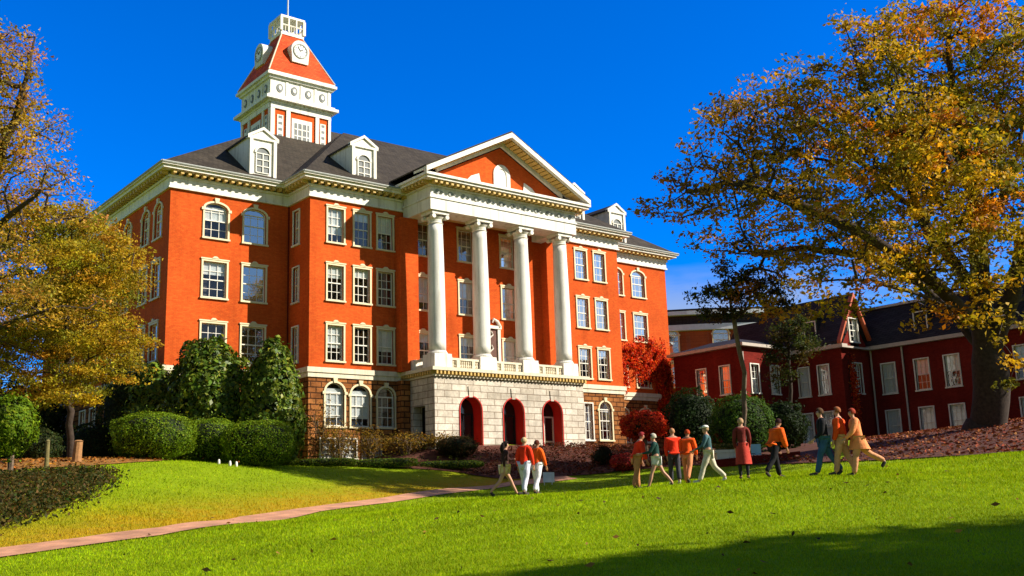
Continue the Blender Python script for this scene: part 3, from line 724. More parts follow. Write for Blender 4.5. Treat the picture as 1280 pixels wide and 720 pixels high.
bv = MB(); s2 = offset_poly(sq, 1.02-TH); bv.prism(s2, 38.003, 38.3); bv.prism(offset_poly(sq, 1.08-TH), 39.5, 39.68)
for i in range(4):
    a, b_ = np.array(s2[i]), np.array(s2[(i+1)%4])
    for q in (0., .33, .66, ): 
        c = a+(b_-a)*q; w = .11 if q == 0 else .06; bv.box(c[0]-w, c[0]+w, c[1]-w, c[1]+w, 38.303, 39.497)
    bv.tube([(*a, 38.85), (*b_, 38.85)], .07, 6)
    for q in np.linspace(.06, .94, 8): c = a+(b_-a)*q; bv.tube([(*c, 38.303), (*c, 38.8)], .03, 5)
bv.build('belvedere', M['white_trim'], H)
fp = MB(); fp.tube([(TX-.3,TYc-.7,39.68), (TX-.3,TYc-.7,43.6)], [.07,.04], 8); fp.tube([(TX-.3,TYc-.7,43.6), (TX-.3,TYc-.7,43.8)], .09, 8)
fp.build('flagpole', M['metal'], H)
def clock(rot):
    c, s = math.cos(rot), math.sin(rot); Tm = lambda x, y, z: np.array((TX+x*c-y*s, TYc+x*s+y*c, z))
    D = Tm(0,1,0)-Tm(0,0,0); zc = 36.05; y = -2.45
    out = [(-.70,-.92),(.70,-.92),(.76,-.1)]+[(.79*math.cos(q), .18+.84*math.sin(q)) for q in np.linspace(0, math.pi, 13)]+[(-.76,-.1)]
    h = MB(); h.extr([Tm(x,y,zc+z) for x, z in out], D*1.9); o = h.build('clock', M['white'], H)
    rim = MB(); n = 24
    for i in range(n):
        a, b_ = 2*math.pi*i/n, 2*math.pi*(i+1)/n
        rim.extr([Tm(.55*math.cos(a),y-.06,zc+.1+.55*math.sin(a)), Tm(.55*math.cos(b_),y-.06,zc+.1+.55*math.sin(b_)), Tm(.63*math.cos(b_),y-.06,zc+.1+.63*math.sin(b_)), Tm(.63*math.cos(a),y-.06,zc+.1+.63*math.sin(a))], D*.056)
    rim.build('clock_rim', M['ornament'], o)
    dl = MB(); dl.extr([Tm(.545*math.cos(q),y-.02,zc+.1+.545*math.sin(q)) for q in np.linspace(0, 2*math.pi, 25)[:-1]], D*.017); dl.build('clock_dial', M['clock'], o)
    hd = MB()
    for i in range(12):
        q = 2*math.pi*i/12; v = np.array(Tm(math.cos(q),0,math.sin(q)))-np.array(Tm(0,0,0)); v = Tm(math.cos(q),0,0)-Tm(0,0,0)+np.array((0,0,math.sin(q)))
        w = Tm(-math.sin(q),0,0)-Tm(0,0,0)+np.array((0,0,math.cos(q)))
        hd.obox(Tm(0,y-.03,zc+.1)+v*.45, v*.06, w*.022, D*.008)
    for q, L, w_ in ((R(125), .4, .03), (R(40), .3, .045)):
        v = Tm(math.cos(q),0,0)-Tm(0,0,0)+np.array((0,0,math.sin(q))); w = Tm(-math.sin(q),0,0)-Tm(0,0,0)+np.array((0,0,math.cos(q)))
        hd.obox(Tm(0,y-.045,zc+.1)+v*L/2, v*L/2, w*w_, D*.006)
    hd.build('clock_hands', M['black'], o)
for k in (0, 1, 3): clock(k*math.pi/2)
fl = MB(); fl.tube([(PX0+.0,WY-.1,8.3),(PX0-.05,WY-.1,20.)], .05, 6); fl.build('downspout', M['brick_dark'], H)

# ================================================================ SIDE HALL (dark red, two storeys, mansard)
S = thing('residence_hall', (76, 42, 4.), 'dark red two storey brick hall with mansard roof and gabled bay behind the big oak', 'building')
BX, AX, CXh = 76., 72.1, 66.2
SY = (45.75, 42.85, 40.35, 37.4, 34.9, 32.0, 29.2, 26.4)
w = MB(); wh = [(y-.58, y+.58, z, z+2.4, 0) for y in SY for z in (4.0, 7.8)]
facade(w, (BX,0,0), Y_, X_, 18., 47.4, 1.5, 11.45, wh)
wa = [(y-.5, y+.5, z, z+2.35, 0) for y in (49.2, 51.1) for z in (4.1, 7.9)]
facade(w, (AX,0,0), Y_, X_, 47.4, 52.6, 1.5, 11.45, wa)
ge = [(73.5,74.7,7.9,10.3,0), (73.5,74.7,12.1,14.0,0)]
facade(w, (0,47.4,0), X_, Y_, AX, BX, 1.5, 11.45, ge[:1])
# gable triangle with window
w.poly([(AX,47.4,11.45),(73.5,47.4,11.45),(73.5,47.4,13.2)]); w.poly([(74.7,47.4,11.45),(BX,47.4,11.45),(74.7,47.4,13.3)])
w.poly([(73.5,47.4,13.2),(73.5,47.4,14.0),(74.7,47.4,14.0),(74.7,47.4,13.3),(74.05,47.4,15.3)]) if False else w.poly([(73.5,47.4,14.0),(74.7,47.4,14.0),(74.05,47.4,15.6)])
w.poly([(AX,47.41,11.45),(BX,47.41,11.45),(74.05,47.41,15.6)]) if False else None
wc = [(x-.5, x+.5, z, z+2.3, 0) for x in (67.6, 70.2) for z in (4.3, 8.2)]
facade(w, (0,52.6,0), X_, Y_, CXh, AX, 1.5, 11.9, wc); facade(w, (CXh,0,0), Y_, X_, 52.6, 60., 1.5, 11.9, [(54.,55.,8.2,10.5,0),(56.5,57.5,8.2,10.5,0)])
facade(w, (0,60,0), X_, -Y_, CXh, 90, 1.5, 11.9, []); facade(w, (0,18,0), X_, Y_, BX, 90, 1.5, 11.45, [])
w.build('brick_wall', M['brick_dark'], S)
i_ = MB(); i_.box(BX+.7, 89., 18.7, 59., 1.6, 11.2); i_.box(AX+.6, BX+.69, 48., 59., 1.6, 11.2); i_.box(CXh+.6, AX+.59, 53.2, 59., 1.6, 11.2); i_.box(73.2,75.,47.9,49.,11.3,14.2); i_.build('dim_interior', M['dark'], S)
for y in SY:
    for z in (4.0, 7.8): window(S, BX, y, z, 1.16, 2.4, 0, 'plain', R(-90), .97 if rnd.random() < .7 else .5)
for y in (49.2, 51.1):
    for z in (4.1, 7.9): window(S, AX, y, z, 1., 2.35, 0, 'plain', R(-90), .97)
window(S, 74.1, 47.4, 7.9, 1.2, 2.4, 0, 'plain', 0, 0, 'glass_blue'); window(S, 74.1, 47.4, 12.1, 1.2, 1.9, 0, 'plain', 0, 0, 'glass_blue')
for x in (67.6, 70.2):
    for z in (4.3, 8.2): window(S, x, 52.6, z, 1., 2.3, 0, 'plain', 0, 0, 'glass_blue')
for y in (54.5, 57.): window(S, CXh, y, 8.2, 1., 2.3, 0, 'plain', R(-90), .5)
e_ = MB()
e_.box(BX-.45, BX+.3, 18., 47.395, 11.453, 11.75); e_.box(AX-.45, AX+.3, 46.95, 52.595, 11.453, 11.75); e_.box(AX+.303, BX-.453, 46.95, 47.5, 11.453, 11.6); e_.box(CXh-.45, AX-.453, 52.15, 52.9, 11.903, 12.15); e_.box(CXh-.45, CXh+.3, 52.903, 60.4, 11.903, 12.15)
e_.build('eaves', M['pipe'], S)
bg = MB()
for x0, x1 in ((AX-.5, 74.05), (BX+.2, 74.05)):
    bg.extr([(x0,47.0,11.76), (x0,47.0,12.05), (x1,47.0,16.15), (x1,47.0,15.8)], (0,.35,0))
bg.build('bargeboard', mat('red bargeboard', (.45,.09,.03), .5, .2), S)
gr = MB()
for x0, x1 in ((AX-.5, 74.05), (BX+.2, 74.05)):
    gr.extr([(x0,47.36,11.8), (x0,47.36,12.0), (x1,47.36,16.1), (x1,47.36,15.85)], (0,8.,0))
def mansard(x0, x1, y0, y1, z0, z1, ins=1.5):
    gr.add([(x0,y0,z0),(x1,y0,z0),(x1,y1,z0),(x0,y1,z0),(x0+ins,y0+ins,z1),(x1-ins,y0+ins,z1),(x1-ins,y1-ins,z1),(x0+ins,y1-ins,z1)],[(0,1,5,4),(1,2,6,5),(2,3,7,6),(3,0,4,7),(4,5,6,7),(3,2,1,0)])
mansard(BX-.3, 90., 17.6, 59.8, 11.753, 15.0); mansard(AX-.3, 84., 48.3, 59.6, 11.755, 14.98, 1.2); mansard(CXh-.3, 80., 52.3, 60.2, 12.153, 13.0, 2.6)
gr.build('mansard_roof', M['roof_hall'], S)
cp_ = MB(); cp_.box(BX+1.0, 89., 19.0, 58.4, 15.003, 15.2); cp_.build('roof_kerb', M['pipe'], S)
for y in (50.2, 42.6, 36.2, 31.):
    x = (AX if y > 47.4 else BX)+.15
    d = MB(); d.box(x, x+2.2, y-.72, y+.72, 11.9, 14.2); d.extr([(x-.12,y-.85,14.203), (x-.12,y+.85,14.203), (x-.12,y,14.75)], (2.3,0,0)); dd = d.build('dormer', M['roof_hall'], S)
    window(S, x-.01, y, 12.15, 1.0, 1.8, 0, 'plain', R(-90), .8)
for x, y, r_ in ((BX-.12,47.15,.075), (BX-.12,44.35,.075), (AX-.12,52.45,.075), (CXh-.1,52.5,.09)):
    p = MB(); p.tube([(x,y,11.45), (x,y,3.9)], r_, 8); p.build('downspout', M['pipe'], S)
bc = MB(); bc.extr([(BX-.14,47.2,3.45), (BX-.14,38.4,4.1), (BX-.14,24.,5.0), (BX-.14,24.,5.2), (BX-.14,38.4,4.3), (BX-.14,47.2,3.65)], (.14-.004,0,0)); bc.build('base_coping', M['pipe'], S)

# ================================================================ REAR BUILDING (curved modern front)
RB = thing('curved_building', onground(900, 118), 'flat roofed orange brick building with curved front and pale bands past the hall corner', 'building')
cpt = at(905, 480, 112); ax = np.array([FG[0], FG[1]]); sx = np.array([RG[0], RG[1]])
def curved(mb, r, z0, z1, a0=-.62, a1=.62, n=24, t=.5, cc=None):
    Rr = 34.; ctr = cpt[:2]+ax*Rr; pts = []
    for i in range(n+1): q = a0+(a1-a0)*i/n; pts.append(ctr+(Rr+r)*(-ax*math.cos(q)+sx*math.sin(q)))
    for i in range(n, -1, -1): q = a0+(a1-a0)*i/n; pts.append(ctr+(Rr+r-t)*(-ax*math.cos(q)+sx*math.sin(q)))
    for i in range(n):
        mb.prism([pts[i], pts[i+1], pts[2*n-i], pts[2*n+1-i]], z0, z1)
zt = at(905, 384, 112)[2]
def zr(y): return at(905, y, 112)[2]
b = MB(); curved(b, 0, 2, zr(410)); b.build('brick_wall', M['brick_rear'], RB)
b = MB(); curved(b, .5, zr(409.5), zr(402), t=1.2); curved(b, .9, zr(390), zr(385), t=1.6); b.build('fascia', M['metal'], RB)
b = MB(); curved(b, .1, zr(401.8), zr(390.2), t=.5); b.build('dark_band', M['roof_hall'], RB)
b = MB(); curved(b, .9, zr(384.8), zr(382.5), t=8.); b.build('flat_roof', M['roof_hall'], RB)
for q in (-.30, -.16, .0, .12, .3):
    for y in (438, 482):
        ctr = cpt[:2]+ax*34; pos_ = ctr+34.21*(-ax*math.cos(q)+sx*math.sin(q)); 
        window(RB, pos_[0], pos_[1], zr(y), 1.7, 2.6, .6, 'arch', -YW+q, 0, 'glass_blue')
# ================================================================ VEGETATION
def leaf_mesh(name, C, size, cols, material, parent, normals=None, flat=.0, aspect=.5, kind=None):
    """kite-shaped leaf faces at points C; cols (n,3)"""
    n = len(C); C = np.asarray(C, float)
    a = rng.normal(size=(n,3)); a[:,2] *= (1-flat)
    if normals is not None:
        nrm = normals+rng.normal(size=(n,3))*.45; nrm /= np.linalg.norm(nrm, axis=1)[:,None]
        a = np.cross(nrm, rng.normal(size=(n,3)))
        a /= np.linalg.norm(a, axis=1)[:,None]+1e-9; b = np.cross(nrm, a)
    else:
        a /= np.linalg.norm(a, axis=1)[:,None]+1e-9
        b = np.cross(a, rng.normal(size=(n,3))); b /= np.linalg.norm(b, axis=1)[:,None]+1e-9
    s = (size*(.5+1.1*rng.random(n)**1.4))[:,None]
    fold = np.cross(a, b)*s*.12
    V = np.stack([C-a*s*.5, C+b*s*aspect*.5+fold, C+a*s*.5, C-b*s*aspect*.5+fold], 1).reshape(-1,3)-org(parent)
    me = bpy.data.meshes.new(name); me.vertices.add(4*n); me.vertices.foreach_set('co', V.astype(np.float32).ravel())
    me.loops.add(4*n); me.loops.foreach_set('vertex_index', np.arange(4*n, dtype=np.int32))
    me.polygons.add(n); me.polygons.foreach_set('loop_start', np.arange(0, 4*n, 4, dtype=np.int32))
    me.update(calc_edges=True)
    ca = me.attributes.new('leaf', 'FLOAT_COLOR', 'POINT')
    c4 = np.concatenate([np.clip(cols, 0, 1), np.ones((n,1))], 1); ca.data.foreach_set('color', np.repeat(c4, 4, 0).astype(np.float32).ravel())
    me.materials.append(material)
    o = link_mesh(name, me, parent)
    if kind: prop(o, kind=kind)
    return o
def palette(n, cols, w=None, jit=.18):
    cols = np.array(cols); k = rng.choice(len(cols), n, p=None if w is None else np.array(w)/sum(w))
    c = cols[k]*(1+rng.normal(size=(n,1))*jit)
    return np.clip(c*(1+rng.normal(size=(n,3))*jit*.35), .002, 1)
def resample(pts, step=.6, jit=.0):
    pts = [np.array(p, float) for p in pts]; out = [pts[0]]
    for a, b in zip(pts[:-1], pts[1:]):
        L = np.linalg.norm(b-a); n = max(1, int(round(L/step)))
        for i in range(1, n+1): out.append(a+(b-a)*i/n+rng.normal(size=3)*jit)
    return out
def grow(limbs, attr, r_trunk, r_twig, step=.7, bias=.35, jit=.05, min_r=0., kmax=10, sag=.12):
    P = []; par = []
    for L in limbs:
        pts = resample(L, step, jit)
        if P:
            d = np.linalg.norm(np.array(P)-pts[0], axis=1); j = int(d.argmin())
            if d[j] < .05: pts = pts[1:]
        else: j = -1
        for p in pts: P.append(p); par.append(j); j = len(P)-1
    nl = len(P); base = P[0]
    attr = np.array(attr); A = np.array(P)
    d0 = np.array([np.linalg.norm(A-a, axis=1).min() for a in attr]); order = d0.argsort()
    cap = nl+len(attr)*14; Q = np.zeros((cap,3)); Q[:nl] = A; cnt = nl; DB = np.zeros(cap); DB[:nl] = np.linalg.norm(A-base, axis=1)
    par += [0]*(cap-nl); tips = []
    trunk_ok = np.ones(cap, bool)
    lowz = base[2]+(max(p[2] for p in P)-base[2])*.14
    trunk_ok[:nl] = A[:,2] > lowz
    for k in order:
        a = attr[k]; cost = np.linalg.norm(Q[:cnt]-a, axis=1)+bias*.12*DB[:cnt]+np.where(trunk_ok[:cnt], 0, 50)+np.maximum(0, Q[:cnt,2]-a[2])*.35
        j = int(cost.argmin()); p = Q[j].copy(); L = np.linalg.norm(a-p); n = min(12, max(1, int(L/step)))
        mid = (p+a)/2+np.array([0,0,sag*L])+rng.normal(size=3)*.06*L
        for i in range(1, n+1):
            t = i/n; q = (1-t)**2*p+2*t*(1-t)*mid+t*t*a
            Q[cnt] = q; par[cnt] = j; DB[cnt] = DB[j]+L/n; j = cnt; cnt += 1
        tips.append(j)
    Q = Q[:cnt]; par = np.array(par[:cnt]); c = np.zeros(cnt); c[tips] = 1
    for i in range(cnt-1, 0, -1):
        if par[i] >= 0: c[par[i]] += c[i]
    c = np.maximum(c, 1); N = c[0]; e = math.log(r_trunk/r_twig)/math.log(max(N, 2)); rad = np.maximum(r_twig*c**e, min_r)
    kids = [[] for _ in range(cnt)]
    for i in range(1, cnt): kids[par[i]].append(i)
    return Q, par, rad, kids, tips
def branch_tubes(mb, Q, par, rad, kids, kmin=4):
    stack = [(0, None)]
    while stack:
        i, fr = stack.pop()
        pts, rr = ([Q[fr]], [min(rad[fr], rad[i]*1.25)]) if fr is not None else ([], [])
        j = i
        while True:
            pts.append(Q[j]); rr.append(rad[j]); ks = kids[j]
            if not ks: break
            m_ = max(ks, key=lambda q: rad[q])
            for q in ks:
                if q != m_: stack.append((q, j))
            j = m_
        if len(pts) > 1:
            rr[-1] *= .5; R0 = max(rr); mb.tube(pts, rr, 14 if R0 > .3 else 8 if R0 > .08 else kmin, False)
def fib_blob(n, c, r, shell=.0):
    v = rng.normal(size=(n,3)); v /= np.linalg.norm(v, axis=1)[:,None]
    q = (shell+(1-shell)*rng.random(n))**(1/3 if shell == 0 else .6)
    return np.array(c)+v*q[:,None]*np.array(r)
def tree(name, base, limbs, attr, r_trunk, r_twig, label, cat, leaf, cols, w=None, per=70, clump=(.6,.6,.35), size=.17, lm='leaf', bark='bark', group=None, clump_cols=True, bias=.35, sag=.12,  colfn=None, dens=None, flat=.3, aspect=.55):
    T = thing(name, base, label, cat, group)
    Q, par, rad, kids, tips = grow(limbs, attr, r_trunk, r_twig, bias=bias, sag=sag)
    mb = MB(); branch_tubes(mb, Q, par, rad, kids)
    # root flare
    mb.tube([np.array(base)+(0,0,-.4), np.array(base)+(0,0,.05), np.array(base)+(0,0,.55)], [r_trunk*1.55, r_trunk*1.32, r_trunk*1.0], 16, False)
    mb.build('trunk', M[bark], T, True)
    tp = Q[tips]; C = []; K = []
    base_c = palette(len(tp), cols, w, .12)
    if colfn is not None: base_c = colfn(tp, base_c)
    for p, bc, t_ in zip(tp, base_c, tips):
        k = max(3, int(per*(.5+rng.random())*(dens(p) if dens else 1.)))
        d = np.clip(rng.normal(size=(k,3))*.5, -1.1, 1.1)*np.array(clump)*(.75+.5*rng.random())
        C.append(p+d); 
        K.append(bc*(1+rng.normal(size=(k,1))*.22)*(1+rng.normal(size=(k,3))*.07))
    C = np.concatenate(C); K = np.clip(np.concatenate(K), .003, 1)
    leaf_mesh('crown', C, size, K, M[lm], T, flat=flat, aspect=aspect)
    return T
def lobes_to_attr(lobes, D0, n_per_m3, depth=1.0, sp=.5):
    out = []
    for l in lobes:
        x, y, rx, ry = l[:4]; dd = l[4] if len(l) > 4 else 0.
        D = D0+dd; c = at(x, y, D); m_ = D/F; a, b, e = rx*m_, ry*m_, rx*m_*depth
        n = max(12, int(n_per_m3*4.19*a*b*e))
        v = fib_blob(n, (0,0,0), (1,1,1)); out.append(c+v[:,:1]*a*RG+v[:,1:2]*e*FG+v[:,2:]*b*np.array([0,0,1.]))
    out = np.concatenate(out); keep = []
    for p in out[rng.permutation(len(out))]:                # thin to a minimum spacing so that gaps stay open
        if not keep or (((np.array(keep)-p)**2).sum(1) > sp**2).all(): keep.append(p)
    return np.array(keep)
DO_ = 55.
ob = hit(1240, 548); ob = onground(1240, DO_)
A_ = lambda x, y, dd=0.: at(x, y, DO_+dd)
oak_limbs = [
    [ob+(0,0,-.3), A_(1240,500), A_(1236,450), A_(1230,405), A_(1226,370)],
    [A_(1226,370), A_(1224,310,1), A_(1215,240,1), A_(1200,160,2), A_(1185,70,1), A_(1190,-20,0)],
    [A_(1236,450), A_(1262,380,-1), A_(1285,290,-2), A_(1330,190,-3), A_(1360,60,-2)],
    [A_(1230,405), A_(1200,385,-2), A_(1165,352,-4), A_(1120,318,-5), A_(1070,288,-5), A_(1015,262,-4), A_(960,240,-3), A_(905,228,-2), A_(860,240,-2)],
    [A_(1226,370), A_(1190,325,2), A_(1150,270,3), A_(1100,225,4), A_(1045,175,4), A_(990,130,3)],
    [A_(1150,270,3), A_(1120,190,2), A_(1085,110,1), A_(1060,60,0)],
    [A_(1236,450), A_(1200,400,2), A_(1150,355,5), A_(1090,322,6), A_(1010,310,6), A_(940,318,5), A_(880,312,5)],
    [A_(1200,385,-2), A_(1150,370,-6), A_(1090,350,-7), A_(1030,352,-7)],
    [A_(1224,310,1), A_(1260,230,5), A_(1290,120,7)],
    [A_(1285,290,-2), A_(1370,250,-3), A_(1460,220,-2)],
    [A_(1262,380,-1), A_(1340,350,3), A_(1440,320,4)],
    [A_(1215,240,1), A_(1180,190,-5), A_(1150,120,-6)],
]
oak_lobes = [(1180,60,100,75,1),(1060,85,80,55,0),(975,125,70,50,2),(905,185,55,42,0),(862,250,55,24,-1),(835,262,32,13,-1),(950,235,80,50,-3),(1070,200,95,75,0),(1195,190,110,90,0),
    (1150,315,85,50,-4),(1010,300,80,36,4),(905,300,52,20,4),(1225,330,55,60,-5),(1040,352,60,22,-6),(1250,400,40,28,-7),(1290,90,80,80,3),(1300,250,80,80,-3),
    (1175,-45,110,60,0),(1300,-40,110,60,1),(1390,60,100,80,0),(1420,240,110,90,0),(1510,170,90,90,0),(1030,30,40,22,1),(880,215,40,30,1),(960,180,60,40,0),(1110,60,60,45,-3),
    (1180,190,80,70,-8),(1180,190,80,70,8),(1060,250,60,50,-7),(1100,340,50,30,-7),(1170,395,40,16,-6),(950,345,45,14,4),(1265,470,22,22,-8),(850,262,30,12,1),(1100,25,50,30,2),(820,255,22,10,0),(870,195,26,16,0),(840,225,20,10,1),(880,280,40,14,-2),(930,150,50,34,-2),(1010,110,50,40,-2),(960,215,60,30,3),(1040,150,60,40,-4),(905,130,30,20,1),(1000,70,30,22,0),(930,372,40,14,2),(985,392,40,14,0),(1060,385,36,12,-3),(1130,300,60,50,6),(1120,150,60,50,-6),(1230,260,60,60,-9)]
oak_attr = lobes_to_attr(oak_lobes, DO_, 1.6, .75, .86)
oak_attr = oak_attr[(oak_attr[:,2] < 26.)&((oak_attr[:,2] < 22.)|(oak_attr@RG > 18.))]
def oak_col(tp, c):  # leaves towards the left mixed darker brown, shade put into their colour
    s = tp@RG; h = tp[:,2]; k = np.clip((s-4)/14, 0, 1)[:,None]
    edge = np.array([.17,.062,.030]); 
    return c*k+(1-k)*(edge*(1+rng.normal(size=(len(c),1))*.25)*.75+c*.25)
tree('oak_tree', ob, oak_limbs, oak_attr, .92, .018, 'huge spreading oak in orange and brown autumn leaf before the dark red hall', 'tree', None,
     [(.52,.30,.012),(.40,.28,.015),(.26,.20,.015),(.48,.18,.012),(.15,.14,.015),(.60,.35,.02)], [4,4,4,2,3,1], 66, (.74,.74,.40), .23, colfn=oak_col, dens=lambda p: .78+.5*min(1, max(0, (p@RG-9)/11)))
# left trees
D1 = 38.; b1 = onground(-95, D1); A1 = lambda x, y, dd=0.: at(x, y, D1+dd)
l1 = [[b1+(0,0,-.3), A1(-92,560), A1(-85,480), A1(-72,420)],
      [A1(-72,420), A1(-50,330,1), A1(-20,250,1), A1(10,170,0), A1(35,90,0), A1(45,45,0)],
      [A1(-72,420), A1(-110,300,2), A1(-130,180,2), A1(-120,60,1)],
      [A1(-85,480), A1(-40,430,-2), A1(20,400,-3), A1(80,385,-3), A1(140,390,-2)],
      [A1(-50,330,1), A1(0,280,-1), A1(50,235,-2), A1(100,215,-2)],
      [A1(-20,250,1), A1(30,180,3), A1(75,140,3)],
      [A1(-85,480), A1(-150,400,0), A1(-230,330,0)]]
lob1 = [(15,95,45,50,0),(48,160,36,38,2),(-20,130,70,80,0),(62,215,40,34,-1),(92,262,42,24,-2),(10,215,60,45,0),(-60,200,80,90,0),(-120,120,90,100,0),(-190,250,90,90,0),(-110,330,90,70,0),(10,40,24,16,0),(20,300,50,30,-2),(40,380,60,25,-3),(110,380,40,18,-2),(20,350,50,30,2),(-40,70,60,50,0)]
def t1_col(tp, c):
    s = tp@RG; e = np.clip((s+17.2+.0*s)/4., 0, 1)[:,None]*np.clip((tp[:,2]-8)/4, 0, 1)[:,None]
    return c*(1-.7*e)+np.array([.33,.15,.09])*.7*e
tree('oak_tree', b1, l1, lobes_to_attr(lob1, D1, 4., .9, .42), .5, .014, 'golden brown autumn tree leaning in from beyond the left edge with thin pinkish twig tips', 'tree', None,
     [(.42,.25,.02),(.31,.21,.02),(.45,.22,.03),(.20,.16,.02)], [4,3,2,2], 85, (.5,.5,.28), .11, colfn=t1_col, dens=lambda p: .55+.45*min(1, max(0, (-15.4-p@RG)/3.2+max(0, 10-p[2])*.3)), bark='bark')
D2 = 50.; b2 = onground(88, D2); A2 = lambda x, y, dd=0.: at(x, y, D2+dd)
l2 = [[b2+(0,0,-.3), A2(89,530), A2(87,500), A2(86,485)],
      [A2(86,485), A2(82,430), A2(85,360), A2(90,300), A2(95,262)],
      [A2(86,485), A2(60,455,-2), A2(20,430,-3), A2(-20,420,-3)],
      [A2(86,485), A2(110,450,-2), A2(150,425,-3), A2(185,415,-3)],
      [A2(82,430), A2(40,390,3), A2(0,360,3)], [A2(85,360), A2(130,330,-2), A2(170,318,-3)], [A2(82,430), A2(120,400,3), A2(165,380,4)], [A2(85,360), A2(50,320,-3), A2(20,290,-3)]]
lob2 = [(75,305,65,32,0),(130,318,50,26,-2),(158,345,28,22,-3),(40,365,65,26,0),(115,370,62,24,0),(155,400,32,16,-2),(55,425,75,22,-1),(135,430,58,17,-2),(10,460,45,18,-2),(95,465,48,12,-3),(-30,390,50,50,0),(80,400,60,40,4),(100,275,40,18,0),(-20,440,40,30,0),(160,455,26,10,-3),(75,478,50,12,-3),(90,498,40,9,-4),(125,490,30,8,-4),(50,505,24,7,-4),(140,475,28,10,-3),(30,490,36,10,-2),(60,275,50,26,0),(20,300,50,40,1),(130,285,34,18,-1),(140,370,44,30,2),(90,340,70,40,-3),(40,430,60,30,3),(110,440,60,26,3)]
tree('maple_tree', b2, l2, lobes_to_attr(lob2, D2, 3.5, .9, .46), .17, .010, 'low spreading yellow olive tree with layered boughs beside the left wing', 'tree', None,
     [(.42,.29,.015),(.30,.25,.015),(.40,.22,.015),(.19,.18,.012)], [4,4,2,2], 135, (.60,.60,.22), .125)
# magnolias, hedges, shrubs: leaves spread over a bumpy shell and through the volume
def bush(name, c, r, label, cat, cols, w=None, n=9000, size=.12, group=None, lm='leaf', p=2., lump=.16, core=None, cone=0., stem=True, airy=0., trunk=None, aspect=.55, zcut=None, boxy=False):
    """c: point on the ground below the middle; r: half-sizes (along the picture, away, half-height)"""
    c = np.array(c, float); T = thing(name, c, label, cat, group)
    v = rng.normal(size=(n,3)); v /= np.linalg.norm(v, axis=1)[:,None]
    q = 1/((np.abs(v)**p).sum(1))**(1/p) if p != 2 else np.ones(n)
    off = rng.random(3)*50
    lum = np.array([mnoise.noise(Vector(tuple(x*2.3+off))) + .6*mnoise.noise(Vector(tuple(x*5.1+off))) for x in v])
    rad = q*(1+lump*lum)
    depth = (rng.random(n)**(.35 if not airy else .9))
    rad *= (1-airy)*(.86+.14*depth)+airy*depth if not airy else (.25+.75*depth)
    loc = v*rad[:,None]
    if cone:
        loc[:,:2] *= (1-cone*(loc[:,2:]*.5+.5))*(1+cone*.45)
    R3 = np.array(r); h0 = trunk or 0.
    P = c+loc[:,:1]*R3[0]*RG+loc[:,1:2]*R3[1]*FG+(loc[:,2:]+1)*R3[2]*np.array([0,0,1.])+np.array([0,0,h0])
    nr = v/np.array(R3); nrm = nr[:,:1]*RG+nr[:,1:2]*FG+nr[:,2:]*np.array([0,0,1.]); nrm /= np.linalg.norm(nrm, axis=1)[:,None]
    ok = P[:,2] > gz(P[:,0], P[:,1])+.03; P, nrm, lum = P[ok], nrm[ok], lum[ok]
    patch = np.array([mnoise.noise(Vector(tuple(x*1.1+off))) for x in P])
    keep = (patch > -.42)|(rng.random(len(P)) < .35)           # thin places
    st = rng.random(len(P)) < .035                             # stray shoots
    P = np.where(st[:,None], P+nrm*(.10+.25*rng.random((len(P),1)))*min(1., R3[0]), P)
    P, nrm, patch = P[keep], nrm[keep], patch[keep]
    cl = palette(len(P), cols, w, .24)*(1+.3*patch[:,None])
    leaf_mesh('crown', P, size, cl, M[lm], T, nrm if not airy else None, aspect=aspect)
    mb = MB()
    if not airy:                                             # solid dark core, shade between the leaves put into its colour
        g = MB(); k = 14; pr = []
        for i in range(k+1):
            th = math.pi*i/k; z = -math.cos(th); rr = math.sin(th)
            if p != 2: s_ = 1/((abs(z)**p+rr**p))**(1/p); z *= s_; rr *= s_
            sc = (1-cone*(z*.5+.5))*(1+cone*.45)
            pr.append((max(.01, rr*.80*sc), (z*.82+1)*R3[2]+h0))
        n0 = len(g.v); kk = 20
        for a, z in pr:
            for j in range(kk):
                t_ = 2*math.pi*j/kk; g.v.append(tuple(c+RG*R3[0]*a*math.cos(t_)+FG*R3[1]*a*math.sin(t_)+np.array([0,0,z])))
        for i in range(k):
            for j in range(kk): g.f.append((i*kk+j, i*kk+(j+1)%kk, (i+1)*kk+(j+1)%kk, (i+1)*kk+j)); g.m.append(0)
        g.build('shade_core', M['twig'], T, True)
    hh = (trunk or 0)+R3[2]*(1. if airy else .5)
    ns = 7 if airy else 2 if trunk else 3
    for i in range(ns):
        a = rng.random()*6.28; sp = .7 if airy else .25
        e = c+RG*R3[0]*sp*math.cos(a)*rng.random()+FG*R3[1]*sp*math.sin(a)*rng.random()+np.array([0,0,hh*(1+.4*airy)])
        s0 = c+RG*.05*math.cos(a)*(3 if trunk else 1)+FG*.05*math.sin(a)+np.array([0,0,-.1])
        mb.tube([s0, (s0+e)/2+rng.normal(size=3)*.05, e], [.07, .055, .03] if not trunk else [.11,.08,.05], 6)
        if airy:
            for q_ in range(4):
                t_ = .4+.5*rng.random(); b0 = s0+(e-s0)*t_; b1_ = b0+np.array([*(rng.normal(size=2)*.35*R3[0]), R3[2]*.5]); mb.tube([b0, b1_], [.025,.012], 4)
    mb.build('stem', M['bark_pale' if airy or trunk else 'bark'], T)
    return T
M['twig'] = mat('bush shade core', (.012,.018,.006), .95, .4, 6., .8, 10.)  # near black green that stands in for shade inside the crowns
GREEN_D = [(.075,.125,.010),(.11,.16,.012),(.045,.08,.008),(.17,.19,.015)]
GREEN_H = [(.14,.22,.008),(.11,.18,.007),(.19,.27,.010),(.07,.13,.006)]
def stand(px, ytop, ybot, D, half): # ground point, half-height from two picture rows
    g = onground(px, D); zt = at(px, ytop, D)[2]; return g, (zt-g[2])/2
